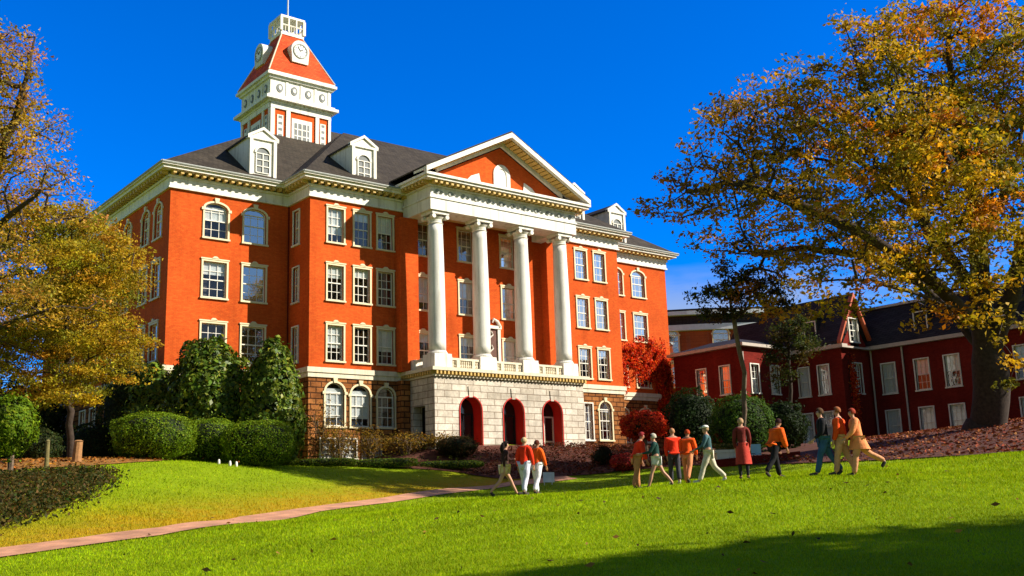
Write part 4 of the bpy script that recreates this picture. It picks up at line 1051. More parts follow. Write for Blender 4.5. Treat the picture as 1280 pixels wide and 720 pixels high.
def bpx(px, ytop, D, rx, **k):
    g, h = stand(px, ytop, 0, D, 0); return g, (rx*D/F, rx*D/F*k.pop('deep', .9), h)
def B(name, px, ytop, D, rx, label, cat, cols, deep=.9, **k):
    g, r = bpx(px, ytop, D, rx, deep=deep); r = (r[0], r[1], r[2]-(k.get('trunk') or 0)/2); return bush(name, g, r, label, cat, cols, **k)
MAG = 'broad evergreen magnolias against the left wing'
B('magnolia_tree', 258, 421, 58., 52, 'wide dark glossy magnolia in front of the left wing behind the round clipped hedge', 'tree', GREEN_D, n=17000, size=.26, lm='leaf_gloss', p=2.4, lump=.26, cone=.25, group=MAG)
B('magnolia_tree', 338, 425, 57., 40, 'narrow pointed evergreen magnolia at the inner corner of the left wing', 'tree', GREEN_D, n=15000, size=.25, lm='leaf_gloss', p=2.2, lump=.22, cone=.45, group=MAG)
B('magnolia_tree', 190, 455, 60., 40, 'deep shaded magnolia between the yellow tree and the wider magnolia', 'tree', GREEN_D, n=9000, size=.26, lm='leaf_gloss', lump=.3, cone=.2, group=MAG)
HG = 'clipped round hedges below the magnolias'
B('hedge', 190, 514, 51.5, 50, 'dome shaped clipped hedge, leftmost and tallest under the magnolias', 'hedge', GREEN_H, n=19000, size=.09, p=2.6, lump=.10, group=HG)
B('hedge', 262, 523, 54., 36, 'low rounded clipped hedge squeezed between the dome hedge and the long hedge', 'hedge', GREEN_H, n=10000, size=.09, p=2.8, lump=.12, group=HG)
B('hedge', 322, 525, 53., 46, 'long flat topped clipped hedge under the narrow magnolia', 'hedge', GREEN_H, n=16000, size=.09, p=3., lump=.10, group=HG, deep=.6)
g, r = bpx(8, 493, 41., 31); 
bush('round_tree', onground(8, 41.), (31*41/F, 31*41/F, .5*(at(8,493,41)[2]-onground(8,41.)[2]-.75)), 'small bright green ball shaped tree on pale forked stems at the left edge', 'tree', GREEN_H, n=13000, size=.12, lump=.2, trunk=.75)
# low edging hedges, yellow shrubs by the stone storey
for i, (px, yt, D, rx, lab) in enumerate(((335,574,58.5,34,'low dark box edging under the long hedge'),(405,573,59.5,40,'low dark box edging under the brown stone windows'),(480,573,60.5,42,'low dark box edging below the yellow shrubs'),(560,576,61.5,44,'low dark box edging at the portico end of the row'))):
    B('box_edging', px, yt, D, rx, lab, 'hedge', GREEN_D+[(.06,.12,.012)], n=6000, size=.08, p=4., lump=.08, deep=.22, group='low box edging along the lawn top')
YEL = [(.26,.15,.015),(.19,.11,.015),(.13,.09,.015),(.30,.18,.02),(.10,.075,.015)]
for px, yt, D, rx, lab in ((398,492,64.,26,'tall thin yellow shrub against the first arched stone window'),(425,522,63.5,30,'loose golden brown shrub below the arched windows'),(462,530,64.,26,'small russet shrub at the white cellar windows'),(508,537,64.5,34,'spreading olive brown shrub at the pavilion end'),(548,540,65.,30,'brown twiggy shrub beside the portico corner')):
    B('autumn_shrub', px, yt, D, rx, lab, 'shrub', YEL, n=2300, size=.11, airy=.6, lump=.3, group='yellow brown shrubs along the stone storey')
B('dark_shrub', 572, 545, 63.5, 26, 'dark maroon green rounded shrub just left of the first arch', 'shrub', [(.05,.045,.015),(.035,.04,.012),(.08,.04,.015)], n=6000, size=.1, lump=.2)
B('dark_shrub', 755, 557, 64., 15, 'small dark pointed shrub on the red mulch slope', 'shrub', [(.03,.035,.012),(.05,.03,.012)], n=3500, size=.09, lump=.2, cone=.5)
B('red_shrub', 808, 513, 63., 28, 'flat topped scarlet shrub below the ivy covered corner', 'shrub', [(.70,.05,.012),(.58,.035,.012),(.75,.11,.02),(.45,.02,.01)], n=9000, size=.13, lump=.3, p=2.2, deep=.8, trunk=1.6)
B('red_shrub', 782, 566, 61.5, 18, 'small crimson shrub at the foot of the mulch slope', 'shrub', [(.45,.03,.03),(.35,.02,.02),(.5,.08,.05)], n=3500, size=.1, lump=.2)
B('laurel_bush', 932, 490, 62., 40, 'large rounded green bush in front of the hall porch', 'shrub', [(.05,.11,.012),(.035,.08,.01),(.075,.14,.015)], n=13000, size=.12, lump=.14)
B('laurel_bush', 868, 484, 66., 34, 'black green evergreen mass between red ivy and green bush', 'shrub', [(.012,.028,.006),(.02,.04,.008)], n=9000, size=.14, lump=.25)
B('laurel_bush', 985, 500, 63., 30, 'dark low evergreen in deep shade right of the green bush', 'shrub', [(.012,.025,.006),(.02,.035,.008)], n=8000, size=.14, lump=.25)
D4 = 70.; b4 = onground(988, D4); A4 = lambda x, y, dd=0.: at(x, y, D4+dd)
tree('dark_tree', b4, [[b4+(0,0,-.2), A4(988,500), A4(986,450), A4(985,410)], [A4(988,480), A4(1005,450), A4(1015,430)], [A4(986,450), A4(970,430)]],
     lobes_to_attr([(985,415,20,22,0),(1003,440,18,16,-1),(970,440,14,16,0),(1000,402,12,12,0),(978,470,16,14,0),(1012,425,10,10,1)], D4, 5., .9, .35), .14, .012, 'ragged dark tree standing against the hall roof edge and gutter', 'tree', None, [(.03,.045,.010),(.05,.065,.012),(.075,.06,.012)], None, 80, (.5,.5,.35), .17)
# slim tree past the hall corner
D3 = 58.; b3 = onground(932, D3); A3 = lambda x, y, dd=0.: at(x, y, D3+dd)
l3 = [[b3+(0,0,-.2), A3(930,480), A3(924,440), A3(917,400), A3(908,360), A3(903,322)], [A3(917,400), A3(895,380), A3(880,365)], [A3(917,400), A3(945,375), A3(965,360)]]
lob3 = [(905,345,16,20,0),(885,368,20,12,0),(925,372,24,12,0),(955,360,24,14,1),(903,392,26,9,0),(975,378,20,14,2),(930,345,14,10,0)]
tree('slim_tree', b3, l3, lobes_to_attr(lob3, D3, 6., .9, .3), .13, .010, 'slim dark leaved tree with a pale leaning trunk past the hall corner', 'tree', None,
     [(.05,.05,.015),(.09,.055,.02),(.035,.05,.012)], None, 90, (.5,.5,.3), .17, bark='bark_pale')
# red ivy climbing the wing corner: leaf sprays on real stems in front of the wall
def ivy(name, patches, label, cols, n, size):
    T = thing(name, patches[0][0], label, 'climbing plant')
    C = []; mb = MB()
    for c, U, w, h, k in patches:
        c = np.array(c, float); U = np.array(U, float); nv = np.cross(U, (0,0,1.)); nv *= np.sign(nv@-FG)
        x = rng.normal(size=k)*.42; z = rng.normal(size=k)*.42
        lum = np.array([mnoise.noise(Vector((a*3+c[0], b*3+c[2], 0.))) for a, b in zip(x, z)]); ok = (lum > -.12)&(np.abs(x) < 1.1)&(np.abs(z) < 1.05)
        x, z = x[ok], z[ok]
        C.append(c+x[:,None]*U*w+z[:,None]*np.array([0,0,h])+nv*(.1+.35*rng.random(len(x))**2)[:,None])
        for i in range(4):
            x0 = rng.normal()*.3*w; mb.tube([c+U*x0+nv*.06+np.array([0,0,-h]), c+U*(x0+rng.normal()*.2)+nv*.06, c+U*(x0+rng.normal()*.4)+nv*.06+np.array([0,0,h*.8])], [.05,.04,.02], 5)
    C = np.concatenate(C); leaf_mesh('leaves', C, size, palette(len(C), cols, None, .25), M['leaf'], T); mb.build('stem', M['bark'], T)
RED = [(.66,.06,.012),(.56,.035,.01),(.70,.14,.02),(.42,.02,.01)]
ivy('ivy', [((64.2,WY,11.6),X_,2.2,2.0,8500), ((65.8,WY,8.8),X_,1.1,3.6,8500), ((61.6,WY,12.0),X_,1.7,1.0,3600), ((60.9,WY,10.3),X_,.8,2.,1200), ((65.9,WY,5.5),X_,1.,2.,1800)], 'scarlet ivy spreading over the right end of the front wall', RED, 0, .2)
ivy('ivy', [((73.2,47.4,8.6),X_,.5,2.4,1500), ((73.2,47.4,6.2),X_,.45,1.2,500)], 'red ivy column climbing the gabled bay of the dark hall', RED, 0, .2)
# dark trees beyond the left wing
bgc = [(.02,.035,.008),(.03,.05,.01),(.045,.05,.012)]
for px, yt, D, rx, lab in ((20,470,74.,60,'dark evergreen beyond the small round tree'),(125,462,80.,46,'dark evergreen behind the yellow tree trunk'),(-70,440,78.,70,'dark evergreen beyond the left edge of the bank')):
    B('background_evergreen', px, yt, D, rx, lab, 'tree', bgc, n=8000, size=.3, lump=.3, cone=.3, group='dark evergreens beyond the bank')
B('laurel_bush', 48, 535, 56., 26, 'shaded round bush behind the wooden post on the bank', 'shrub', bgc, n=6000, size=.12, lump=.2)
B('laurel_bush', 163, 446, 61., 44, 'tall black green bush filling the gap left of the magnolias', 'shrub', bgc, n=9000, size=.18, lump=.25)
B('laurel_bush', 110, 528, 60., 30, 'shaded dark bush behind the pale sawn stump', 'shrub', bgc, n=6000, size=.13, lump=.25)
# bare shade tree out of frame whose shadow crosses the near lawn
SHADE_S, SHADE_D = 22.5, 8.6
sb = sd(SHADE_S, SHADE_D); sb[2] = g1(sb[0], sb[1])
def SP(s, d, h): return sd(SHADE_S+s, SHADE_D+d)*np.array([1,1,0])+np.array([0,0,sb[2]+h])
sl = [[SP(0,0,-.3), SP(.1,0,3), SP(0,.1,6), SP(.2,0,9)], [SP(0,.1,6), SP(-3,1,9), SP(-6,1,12)], [SP(0,.1,6), SP(3,-1,9), SP(6,-1,12)], [SP(.2,0,9), SP(.5,.5,14), SP(0,0,17)], [SP(.1,0,5), SP(-1,-2,9), SP(-2,-3,13)], [SP(.1,0,5), SP(1,3,9), SP(1,4,12)]]
sa = np.concatenate([fib_blob(k, SP(*c), r_) for k, c, r_ in ((200,(0,0,13),(7,1.5,3)),(130,(-5,-.4,12),(4,1.0,2)),(130,(5,.6,13),(4.5,2.0,3)),(80,(9,1.0,10),(3,2,3)))])
tree('oak_tree', sb, sl, sa, .5, .016, 'tree standing beyond the right edge that shades the near lawn', 'tree', None, [(.35,.2,.02),(.25,.18,.015)], None, 120, (.95,.95,.6), .26)
# ---------------------------------------------------------------- dark leaves for a shaded patch, and leaf litter
def scatter(poly, n, hgt=0.):
    P = np.array([p[:2] for p in poly]); lo, hi = P.min(0), P.max(0); Q = lo+rng.random((n*3,2))*(hi-lo); Q = Q[inpoly(Q, poly)][:n]
    return np.column_stack([Q, gz(Q[:,0], Q[:,1])+.05+hgt*rng.random(len(Q))])
c_ = scatter(SHADE_PATCH, 16000, .16); c_[:,:2] += rng.normal(size=(len(c_),2))*.35; c_[:,2] = gz(c_[:,0], c_[:,1])+.03+.16*rng.random(len(c_))**2; leaf_mesh('shade_leaves', c_, .13, palette(len(c_), [(.03,.045,.008),(.05,.05,.010),(.10,.06,.014),(.07,.05,.012)], None, .3), M['leaf'], None, kind='stuff')  # dark leaf scatter standing in for shade on the ground
c_ = scatter(BED_OAK, 9000, .08); leaf_mesh('oak_leaf_litter', c_, .17, palette(len(c_), [(.22,.05,.02),(.16,.035,.018),(.28,.10,.03)], None, .25), M['litter'], None, kind='stuff', flat=.85)
q_ = BED_PORTICO[:8]+[hit(*p)[:2] for p in ((900,574),(800,560),(745,558),(690,560),(640,563),(590,566))]
c_ = scatter(q_, 9000, .35); leaf_mesh('creeping_juniper', c_, .2, palette(len(c_), [(.10,.022,.012),(.07,.016,.010),(.14,.04,.02),(.05,.03,.012)], None, .25), M['leaf'], None, kind='stuff', flat=.5, aspect=.3)
c_ = scatter(BED_LEFT, 7000, .06); leaf_mesh('leaf_litter', c_, .15, palette(len(c_), [(.38,.16,.02),(.30,.11,.018),(.20,.08,.02)], None, .25), M['litter'], None, kind='stuff', flat=.85)
# grass blades over the lawn that the slope shows, thinning with distance
N = 680000; u_ = rng.random(N); Dn = 1/(1/9.5-(1/9.5-1/62)*u_); sn = (rng.random(N)*2-1)*(Dn*.72+.6)
Pn = sn[:,None]*RG[:2]+Dn[:,None]*FG[:2]; ok = np.ones(N, bool)
for poly in (PATH, BED_PORTICO, BED_OAK, BED_LEFT, SHADE_PATCH): ok &= ~inpoly(Pn, poly)
Pn, Dn = Pn[ok], Dn[ok]; n = len(Pn); zz = np.concatenate([gz(Pn[i:i+20000,0], Pn[i:i+20000,1]) for i in range(0, n, 20000)])
hgt = (.022+.022*rng.random(n))*np.clip(Dn/16, .8, 2.); wd = .0055*np.clip(Dn/12, .8, 3.5); an = rng.random(n)*6.283; lean = rng.normal(size=(n,2))*.5
B0 = np.column_stack([Pn, zz-.01]); du = np.column_stack([np.cos(an), np.sin(an), np.zeros(n)])*wd[:,None]
tip = B0+np.column_stack([lean*hgt[:,None], hgt+.01])
V = np.stack([B0-du, B0+du, tip], 1).reshape(-1,3)
me = bpy.data.meshes.new('grass'); me.vertices.add(3*n); me.vertices.foreach_set('co', V.astype(np.float32).ravel()); me.loops.add(3*n); me.loops.foreach_set('vertex_index', np.arange(3*n, dtype=np.int32)); me.polygons.add(n); me.polygons.foreach_set('loop_start', np.arange(0, 3*n, 3, dtype=np.int32)); me.update(calc_edges=True)
dk = dryness(Pn)[:,None]; pat = np.array([mnoise.noise(Vector((p[0]*.35, p[1]*.35, 0)))+.7*mnoise.noise(Vector((p[0]*1.3, p[1]*1.3, 3))) for p in Pn])[:,None]
cg = palette(n, [(.25,.37,.003),(.31,.42,.004),(.18,.28,.003),(.38,.40,.012)], [4,3,3,1], .13)*(1+.34*pat)
dm = np.clip(dk*(.95+.6*pat), 0, .9); cg = cg*(1-dm)+np.array([.48,.30,.012])*dm
ca = me.attributes.new('leaf', 'FLOAT_COLOR', 'POINT'); ca.data.foreach_set('color', np.repeat(np.column_stack([np.clip(cg,0,1), np.ones(n)]), 3, 0).astype(np.float32).ravel())
me.materials.append(M['grassblade']); prop(link_mesh('grass', me), kind='stuff')
# fallen leaves on the near lawn
k = 130; Dq = 11+rng.random(k)**1.2*24; sq_ = (rng.random(k)*2-1)*Dq*.5; Pq = sq_[:,None]*RG[:2]+Dq[:,None]*FG[:2]
c_ = np.column_stack([Pq, gz(Pq[:,0], Pq[:,1])+.055]); leaf_mesh('fallen_leaves', c_, .11, palette(k, [(.06,.03,.015),(.25,.12,.03),(.10,.05,.02),(.38,.22,.04)], [4,2,3,1], .2), M['litter'], None, kind='stuff', flat=.8)
# ================================================================ PEOPLE
def cloth(name, col, var=.30): 
    if name not in M: M[name] = mat(name, col, .85, var, 4.5, .8, 11., .12)
    return M[name]
SKINS = {'light': (.50,.26,.16), 'tan': (.36,.17,.09), 'brown': (.16,.07,.04)}
for k_, c in SKINS.items(): M['skin_'+k_] = mat('skin '+k_, c, .55, .06, 6., 0, 30, .3)
def skin_mesh(name, verts, edges, rad, root, mats, sub=1):
    me = bpy.data.meshes.new(name); me.from_pydata([tuple(map(float, v)) for v in verts], edges, [])
    ob_ = bpy.data.objects.new(name, me); COL.objects.link(ob_)
    ob_.modifiers.new('s', 'SKIN'); sv = me.skin_vertices[0].data
    for i, r_ in enumerate(rad): sv[i].radius = (r_, r_) if np.isscalar(r_) else r_; sv[i].use_root = (i == root)
    if sub: ob_.modifiers.new('u', 'SUBSURF').levels = sub; ob_.modifiers[-1].render_levels = sub
    dg = bpy.context.evaluated_depsgraph_get(); dg.update()
    out = bpy.data.meshes.new_from_object(ob_.evaluated_get(dg)); out.name = name
    bpy.data.objects.remove(ob_); bpy.data.meshes.remove(me)
    out.materials.clear()
    for m in mats: out.materials.append(m)
    out.polygons.foreach_set('use_smooth', [True]*len(out.polygons)); out.polygons.foreach_set('material_index', [0]*len(out.polygons))
    return out
def person(px, D, face, label, top, bottom, hair=('short',(.03,.02,.015)), skin='light', height=1.75, lean=0., legs=((20,5),(-20,25)), arms=((-15,25),(15,25)), bulk=.035, long_top=0., shoes=(.05,.04,.04), cap=None, shirt=None, turn=0., pyoff=0.):
    """face: heading in degrees in the ground plane, 0 = to the picture's right, 90 = away. legs/arms: (swing forward, bend) for left and right"""
    bulk *= .8; g = onground(px, D)
    fx = RG*math.cos(R(face))+FG*math.sin(R(face)); rz = math.atan2(fx[1], fx[0])-math.pi/2   # local +Y is forward
    S = height/1.75
    V, Ed, Rd, nm = [], [], [], {}
    def v(n, p, r, par=None):
        nm[n] = len(V); V.append(np.array(p, float)); Rd.append(r)
        if par is not None: Ed.append((nm[par], nm[n]))
    la = R(lean); bd = lambda h, y=0: np.array([0, math.sin(la)*h+y*math.cos(la), math.cos(la)*h-y*math.sin(la)])
    def dirv(a, side=0.): return np.array([side, math.sin(a), -math.cos(a)])
    P0 = np.array([0,0,0.])
    v('pelvis', P0, .125); v('belly', bd(.16), .115, 'pelvis'); v('chest', bd(.36,.01), .13, 'belly'); v('nb', bd(.495), .082, 'chest'); v('neck', bd(.555,.01), .052, 'nb')
    v('jaw', bd(.605,.03), .062, 'neck'); v('head', bd(.675,.018), .084, 'jaw'); v('crown', bd(.74,.01), .068, 'head')
    for sd_, s in (('L',-1),('R',1)):
        i = 0 if s < 0 else 1
        a, b = R(legs[i][0]), R(legs[i][1])
        hip = P0+np.array([s*.095,0,-.04]); kn = hip+dirv(a, s*.02)*.43; an = kn+dirv(a-b)*.42
        v('hip'+sd_, hip, .088, 'pelvis'); v('thigh'+sd_, hip+(kn-hip)*.5, .076, 'hip'+sd_); v('knee'+sd_, kn, .055, 'thigh'+sd_); v('calf'+sd_, kn+(an-kn)*.35+(0,-.012,0), .056, 'knee'+sd_); v('ankle'+sd_, an, .036, 'calf'+sd_)
        q = a-b; t_ = np.array([0, math.cos(q*.6), math.sin(q*.6)])
        v('ball'+sd_, an+t_*.12+dirv(q)*.06, .035, 'ankle'+sd_); v('toe'+sd_, an+t_*.19+dirv(q)*.065, .028, 'ball'+sd_)
        a, b = R(arms[i][0])+la*.6, R(arms[i][1])
        sh_ = bd(.45)+np.array([s*.185,0,0]); el = sh_+dirv(a, s*.12)*.29; dq = dirv(a+b, -s*.06); wr = el+dq*.25
        v('sh'+sd_, sh_, .062, 'nb'); v('arm'+sd_, sh_+(el-sh_)*.5, .052, 'sh'+sd_); v('el'+sd_, el, .042, 'arm'+sd_); v('wr'+sd_, wr, .027, 'el'+sd_)
        dq = dq/np.linalg.norm(dq); sidev = np.cross(dq, (1.,0,0)); sidev /= np.linalg.norm(sidev)+1e-9
        v('palm'+sd_, wr+dq*.075, .03, 'wr'+sd_)
        for k in range(4):
            o = sidev*(k-1.5)*.021; l_ = (.062,.075,.07,.055)[k]; cu = np.array([-s*.3,0,0])
            v(f'f{k}a'+sd_, wr+dq*.115+o, .0095, 'palm'+sd_); v(f'f{k}b'+sd_, wr+dq*(.115+l_)+o+cu*.05, .008, f'f{k}a'+sd_)
        v('tha'+sd_, wr+dq*.075+sidev*.045, .011, 'palm'+sd_); v('thb'+sd_, wr+dq*.115+sidev*.06, .009, 'tha'+sd_)
    v('nose', bd(.66,.108), .014, 'head')
    V = np.array(V); low = min(V[nm['toe'+k]][2]-.03 for k in 'LR'); low = min(low, min(V[nm['ankle'+k]][2]-.075 for k in 'LR')); V[:,2] -= low
    V *= S; Rd = [r_*S for r_ in Rd]
    T = thing('person', g, label, 'person', rz=rz)
    hd = V[nm['head']]; fwd = bd(0,1.); upv = bd(1.)
    dark = M['black']
    me = skin_mesh('body', V, Ed, Rd, nm['pelvis'], [M['skin_'+skin], cloth('eye dark', (.03,.02,.02)), cloth('lip', (.36,.09,.07))], 2)
    ctr = np.empty(len(me.polygons)*3); me.polygons.foreach_get('center', ctr); ctr = ctr.reshape(-1,3)-hd
    f_, u_ = ctr@fwd, ctr@upv; x_ = ctr[:,0]; mi = np.zeros(len(ctr), int)
    for s in (-1, 1): mi[(np.abs(x_-s*.033*S) < .014*S)&(np.abs(u_-.012*S) < .010*S)&(f_ > .04*S)] = 1
    mi[(np.abs(x_) < .026*S)&(np.abs(u_+.062*S) < .010*S)&(f_ > .04*S)] = 2
    me.polygons.foreach_set('material_index', mi)
    def child(name, me_): 
        o = link_mesh(name, me_, T, g); o.location = (0,0,0); return o
    child('body', me)
    def garment(name, keys, grow_, m, rootk, over={}, hem=0.):
        idx = [nm[k] for k in keys]; mp_ = {i: j for j, i in enumerate(idx)}
        vs_ = [V[i] for i in idx]; es = [(mp_[a], mp_[b]) for a, b in Ed if a in mp_ and b in mp_]
        rr = [Rd[i]+grow_*S+over.get(k, 0)*S for i, k in zip(idx, keys)]
        if hem:
            vs_.append(V[nm['pelvis']]-np.array([0,0,hem*S])); rr.append(rr[mp_[nm['pelvis']]]*1.04); es.append((mp_[nm['pelvis']], len(vs_)-1))
        return child(name, skin_mesh(name, vs_, es, rr, mp_[nm[rootk]], [m], 2))
    kind, tc_ = top; m = cloth('cloth '+kind+' '+'_'.join('%02d' % int(x*99) for x in tc_), tc_)
    sl = ['armL','elL','wrL','armR','elR','wrR'] if kind not in ('t_shirt',) else ['armL','armR']
    keys = ['pelvis','belly','chest','nb','shL','shR']+sl
    garment(kind, keys, bulk, m, 'belly', {'pelvis': .012-bulk*.35, 'nb': -bulk*.55, 'shL': -bulk*.45, 'shR': -bulk*.45, 'chest': -bulk*.12, 'armL': -bulk*.2, 'armR': -bulk*.2, 'elL': -bulk*.15, 'elR': -bulk*.15, 'wrL': -.012-bulk*.2, 'wrR': -.012-bulk*.2}, .05+bulk*.5)
    if long_top:                                              # coat or skirt flare below the waist
        mb = MB(); z1 = V[nm['pelvis']][2]+.08*S; z0 = z1-long_top*S; c = V[nm['pelvis']]; n = 18; pr = []
        kn = (V[nm['kneeL']]+V[nm['kneeR']])/2
        for i in range(7):
            t_ = i/6; z = z1+(z0-z1)*t_; q = c+(kn-c)*min(1, max(0, (z1-z)/(c[2]-kn[2]+.2)))*.8
            rx, ry = (.165+.06*t_)*S+bulk*.5, (.14+.11*t_)*S+bulk*.5
            for j in range(n):
                a = 2*math.pi*j/n; fo = 1+.07*math.sin(a*5+i*.4)*t_; mb.v.append((q[0]+rx*fo*math.cos(a), q[1]+ry*fo*math.sin(a), z))
        for i in range(6):
            for j in range(n): mb.f.append((i*n+j, i*n+(j+1)%n, (i+1)*n+(j+1)%n, (i+1)*n+j)); mb.m.append(0)
        child('skirt' if bottom[0] == 'skirt' else 'coat_tail', mb.mesh('coat_tail', cloth('cloth b '+'_'.join('%02d' % int(x*99) for x in bottom[1]), bottom[1]) if bottom[0] == 'skirt' else m, smooth=True))
    if bottom[0] != 'skirt' and bottom[0] != 'none':
        mb_ = cloth('cloth b '+'_'.join('%02d' % int(x*99) for x in bottom[1]), bottom[1])
        keys = ['pelvis','hipL','hipR','thighL','thighR']+(['kneeL','kneeR']+['calfL','calfR','ankleL','ankleR'] if bottom[0] == 'trousers' else [])
        garment(bottom[0], keys, .024 if bottom[0] == 'trousers' else .034, mb_, 'pelvis', {'ankleL': .012, 'ankleR': .012, 'thighL': .01, 'thighR': .01})
    elif bottom[0] == 'skirt':
        mb_ = cloth('tights', (.03,.028,.03)); garment('tights', ['pelvis','hipL','hipR','thighL','thighR','kneeL','kneeR','calfL','calfR','ankleL','ankleR'], .006, mb_, 'pelvis')
    for k in 'LR':
        keys = ['ankle'+k,'ball'+k,'toe'+k]; garment('shoe', keys, .014, cloth('shoe '+'_'.join('%02d' % int(x*99) for x in shoes), shoes), 'ball'+k)
    mb = MB(); hk, hc = hair; R0 = .098*S; n, kk = 10, 16; c = hd+upv*.022*S-fwd*.008*S
    lowb = -.75 if hk == 'short' else -.95
    def hp(th, ph):
        d_ = np.array([math.cos(ph)*math.sin(th)*.92, 0, 0])+fwd*math.sin(ph)*math.sin(th)*1.05+upv*math.cos(th)*1.1; return c+d_*R0
    for i in range(n):
        for j in range(kk):
            a0, a1 = 2*math.pi*j/kk, 2*math.pi*(j+1)/kk; am = (a0+a1)/2; fr = math.sin(am)
            lim = .95 if fr > .35 else (2.0 if hk == 'short' else 2.35)
            t0, t1 = lim*i/n, lim*(i+1)/n; mb.poly([hp(t0,a0), hp(t0,a1), hp(t1,a1), hp(t1,a0)])
    if hk == 'long':
        mb.tube([c+upv*.03*S-fwd*.05*S, c-upv*.08*S-fwd*.085*S, c-upv*.2*S-fwd*.10*S, c-upv*.28*S-fwd*.10*S], [.075*S,.085*S,.075*S,.03*S], 12)
    if hk == 'bun': mb.tube([c+upv*.05*S-fwd*.08*S, c+upv*.06*S-fwd*.15*S], [.05*S,.035*S], 10)
    child('hair', mb.mesh('hair', cloth('hair '+'_'.join('%02d' % int(x*99) for x in hc), hc, .3), smooth=True))
    if cap:
        mb = MB(); pts = [c+upv*z*S for z in (.045,.075,.10,.118,.125)]; mb.tube(pts, [.108*S,.104*S,.09*S,.06*S,.015*S], 16)
        mb.obox(c+upv*.05*S+fwd*.13*S, np.array([.06*S,0,0]), fwd*.06*S, upv*.006*S)
        child('cap', mb.mesh('cap', cloth('cap '+'_'.join('%02d' % int(x*99) for x in cap), cap), smooth=True))
    return T
OR, RO, OG = (.82,.085,.008), (.80,.040,.012), (.88,.11,.010)
KH, TAN, WHT, NAVY, BLK = (.55,.42,.24), (.50,.22,.09), (.72,.70,.74), (.02,.025,.06), (.015,.014,.016)
person(631, 31.3, 12, 'dark haired walker striding right in black top and cream shorts, leftmost of all the people', ('jacket',(.045,.020,.018)), ('shorts',(.62,.46,.26)), ('long',(.02,.012,.01)), 'light', 1.74, 4, ((30,5),(-24,20)), ((35,60),(-20,20)), .012)
person(656, 31., 60, 'walker in red orange jacket and pale lavender trousers beside the path', ('jacket',RO), ('trousers',(.60,.58,.68)), ('short',(.45,.32,.18)), 'light', 1.72, 2, ((14,4),(-12,14)), ((-12,15),(12,15)), .05)
person(671.5, 32.0, 50, 'walker in bright orange jacket and white trousers, head of dark auburn hair', ('jacket',OG), ('trousers',WHT), ('short',(.10,.025,.012)), 'tan', 1.68, 3, ((10,4),(-12,16)), ((-10,15),(14,15)), .045)
person(797, 31.5, 8, 'stooping person in orange jacket and tan trousers, nearest the crimson shrub', ('jacket',RO), ('trousers',TAN), ('short',(.28,.03,.03)), 'tan', 1.76, 16, ((5,4),(-6,8)), ((-5,12),(0,12)), .06)
person(822, 31.2, 170, 'walker in dark green top with white shorts facing left, between orange jackets', ('jacket',(.02,.06,.05)), ('shorts',(.70,.68,.64)), ('short',(.50,.45,.36)), 'light', 1.70, 4, ((22,6),(-26,14)), ((30,50),(-15,20)), .02)
person(844, 33., 90, 'person in wide red jacket and charcoal trousers seen from behind below the scarlet ivy', ('jacket',RO), ('trousers',(.05,.05,.06)), ('short',(.40,.20,.10)), 'light', 1.76, 2, ((10,4),(-12,10)), ((-6,12),(6,12)), .075, shoes=(.6,.58,.55))
person(861, 32.2, 60, 'person in hooded orange jacket and salmon trousers, close behind the wide red jacket', ('jacket',OR), ('trousers',(.60,.22,.10)), ('short',(.40,.05,.01)), 'tan', 1.70, 10, ((8,4),(-18,14)), ((-4,12),(10,15)), .065)
person(888, 30.6, 165, 'walker in dark teal top, navy waist and cream trousers with white cap', ('jacket',(.06,.12,.13)), ('trousers',(.62,.54,.40)), ('short',(.3,.2,.1)), 'light', 1.74, 3, ((24,6),(-20,26)), ((24,40),(-15,20)), .02, cap=(.7,.68,.6), shoes=(.5,.48,.45))
person(931, 29.7, 80, 'person in dark maroon coat and red skirt with black boots standing alone', ('jacket',(.16,.025,.020)), ('skirt',(.42,.045,.03)), ('short',(.42,.26,.14)), 'light', 1.74, 0, ((5,3),(-5,4)), ((-5,20),(5,20)), .03, .62)
person(971, 28.9, 25, 'stooped walker in bright orange puffy jacket and black trousers, between maroon coat and black jacket', ('jacket',OG), ('trousers',BLK), ('short',(.04,.015,.015)), 'tan', 1.72, 18, ((18,8),(-22,18)), ((0,15),(-5,20)), .085)
person(1034, 26.2, 175, 'person in black jacket with white collar and blue jeans', ('jacket',BLK), ('trousers',(.035,.09,.17)), ('short',(.10,.05,.025)), 'light', 1.76, 2, ((20,6),(-24,10)), ((10,40),(-10,20)), .035, .0)
person(1056, 26.2, 150, 'person in loose red orange jacket and cream trousers, between black jacket and salmon coat', ('jacket',(.85,.08,.012)), ('trousers',(.60,.30,.17)), ('short',(.30,.10,.04)), 'light', 1.75, 2, ((14,5),(-14,12)), ((5,15),(-8,12)), .065)
person(1077, 26.0, 175, 'striding person in long salmon coat, rightmost of all the people, rear leg kicked back', ('jacket',(.85,.27,.10)), ('trousers',(.62,.28,.14)), ('short',(.28,.04,.02)), 'light', 1.74, 6, ((16,6),(-40,22)), ((20,25),(-20,15)), .05, .34)
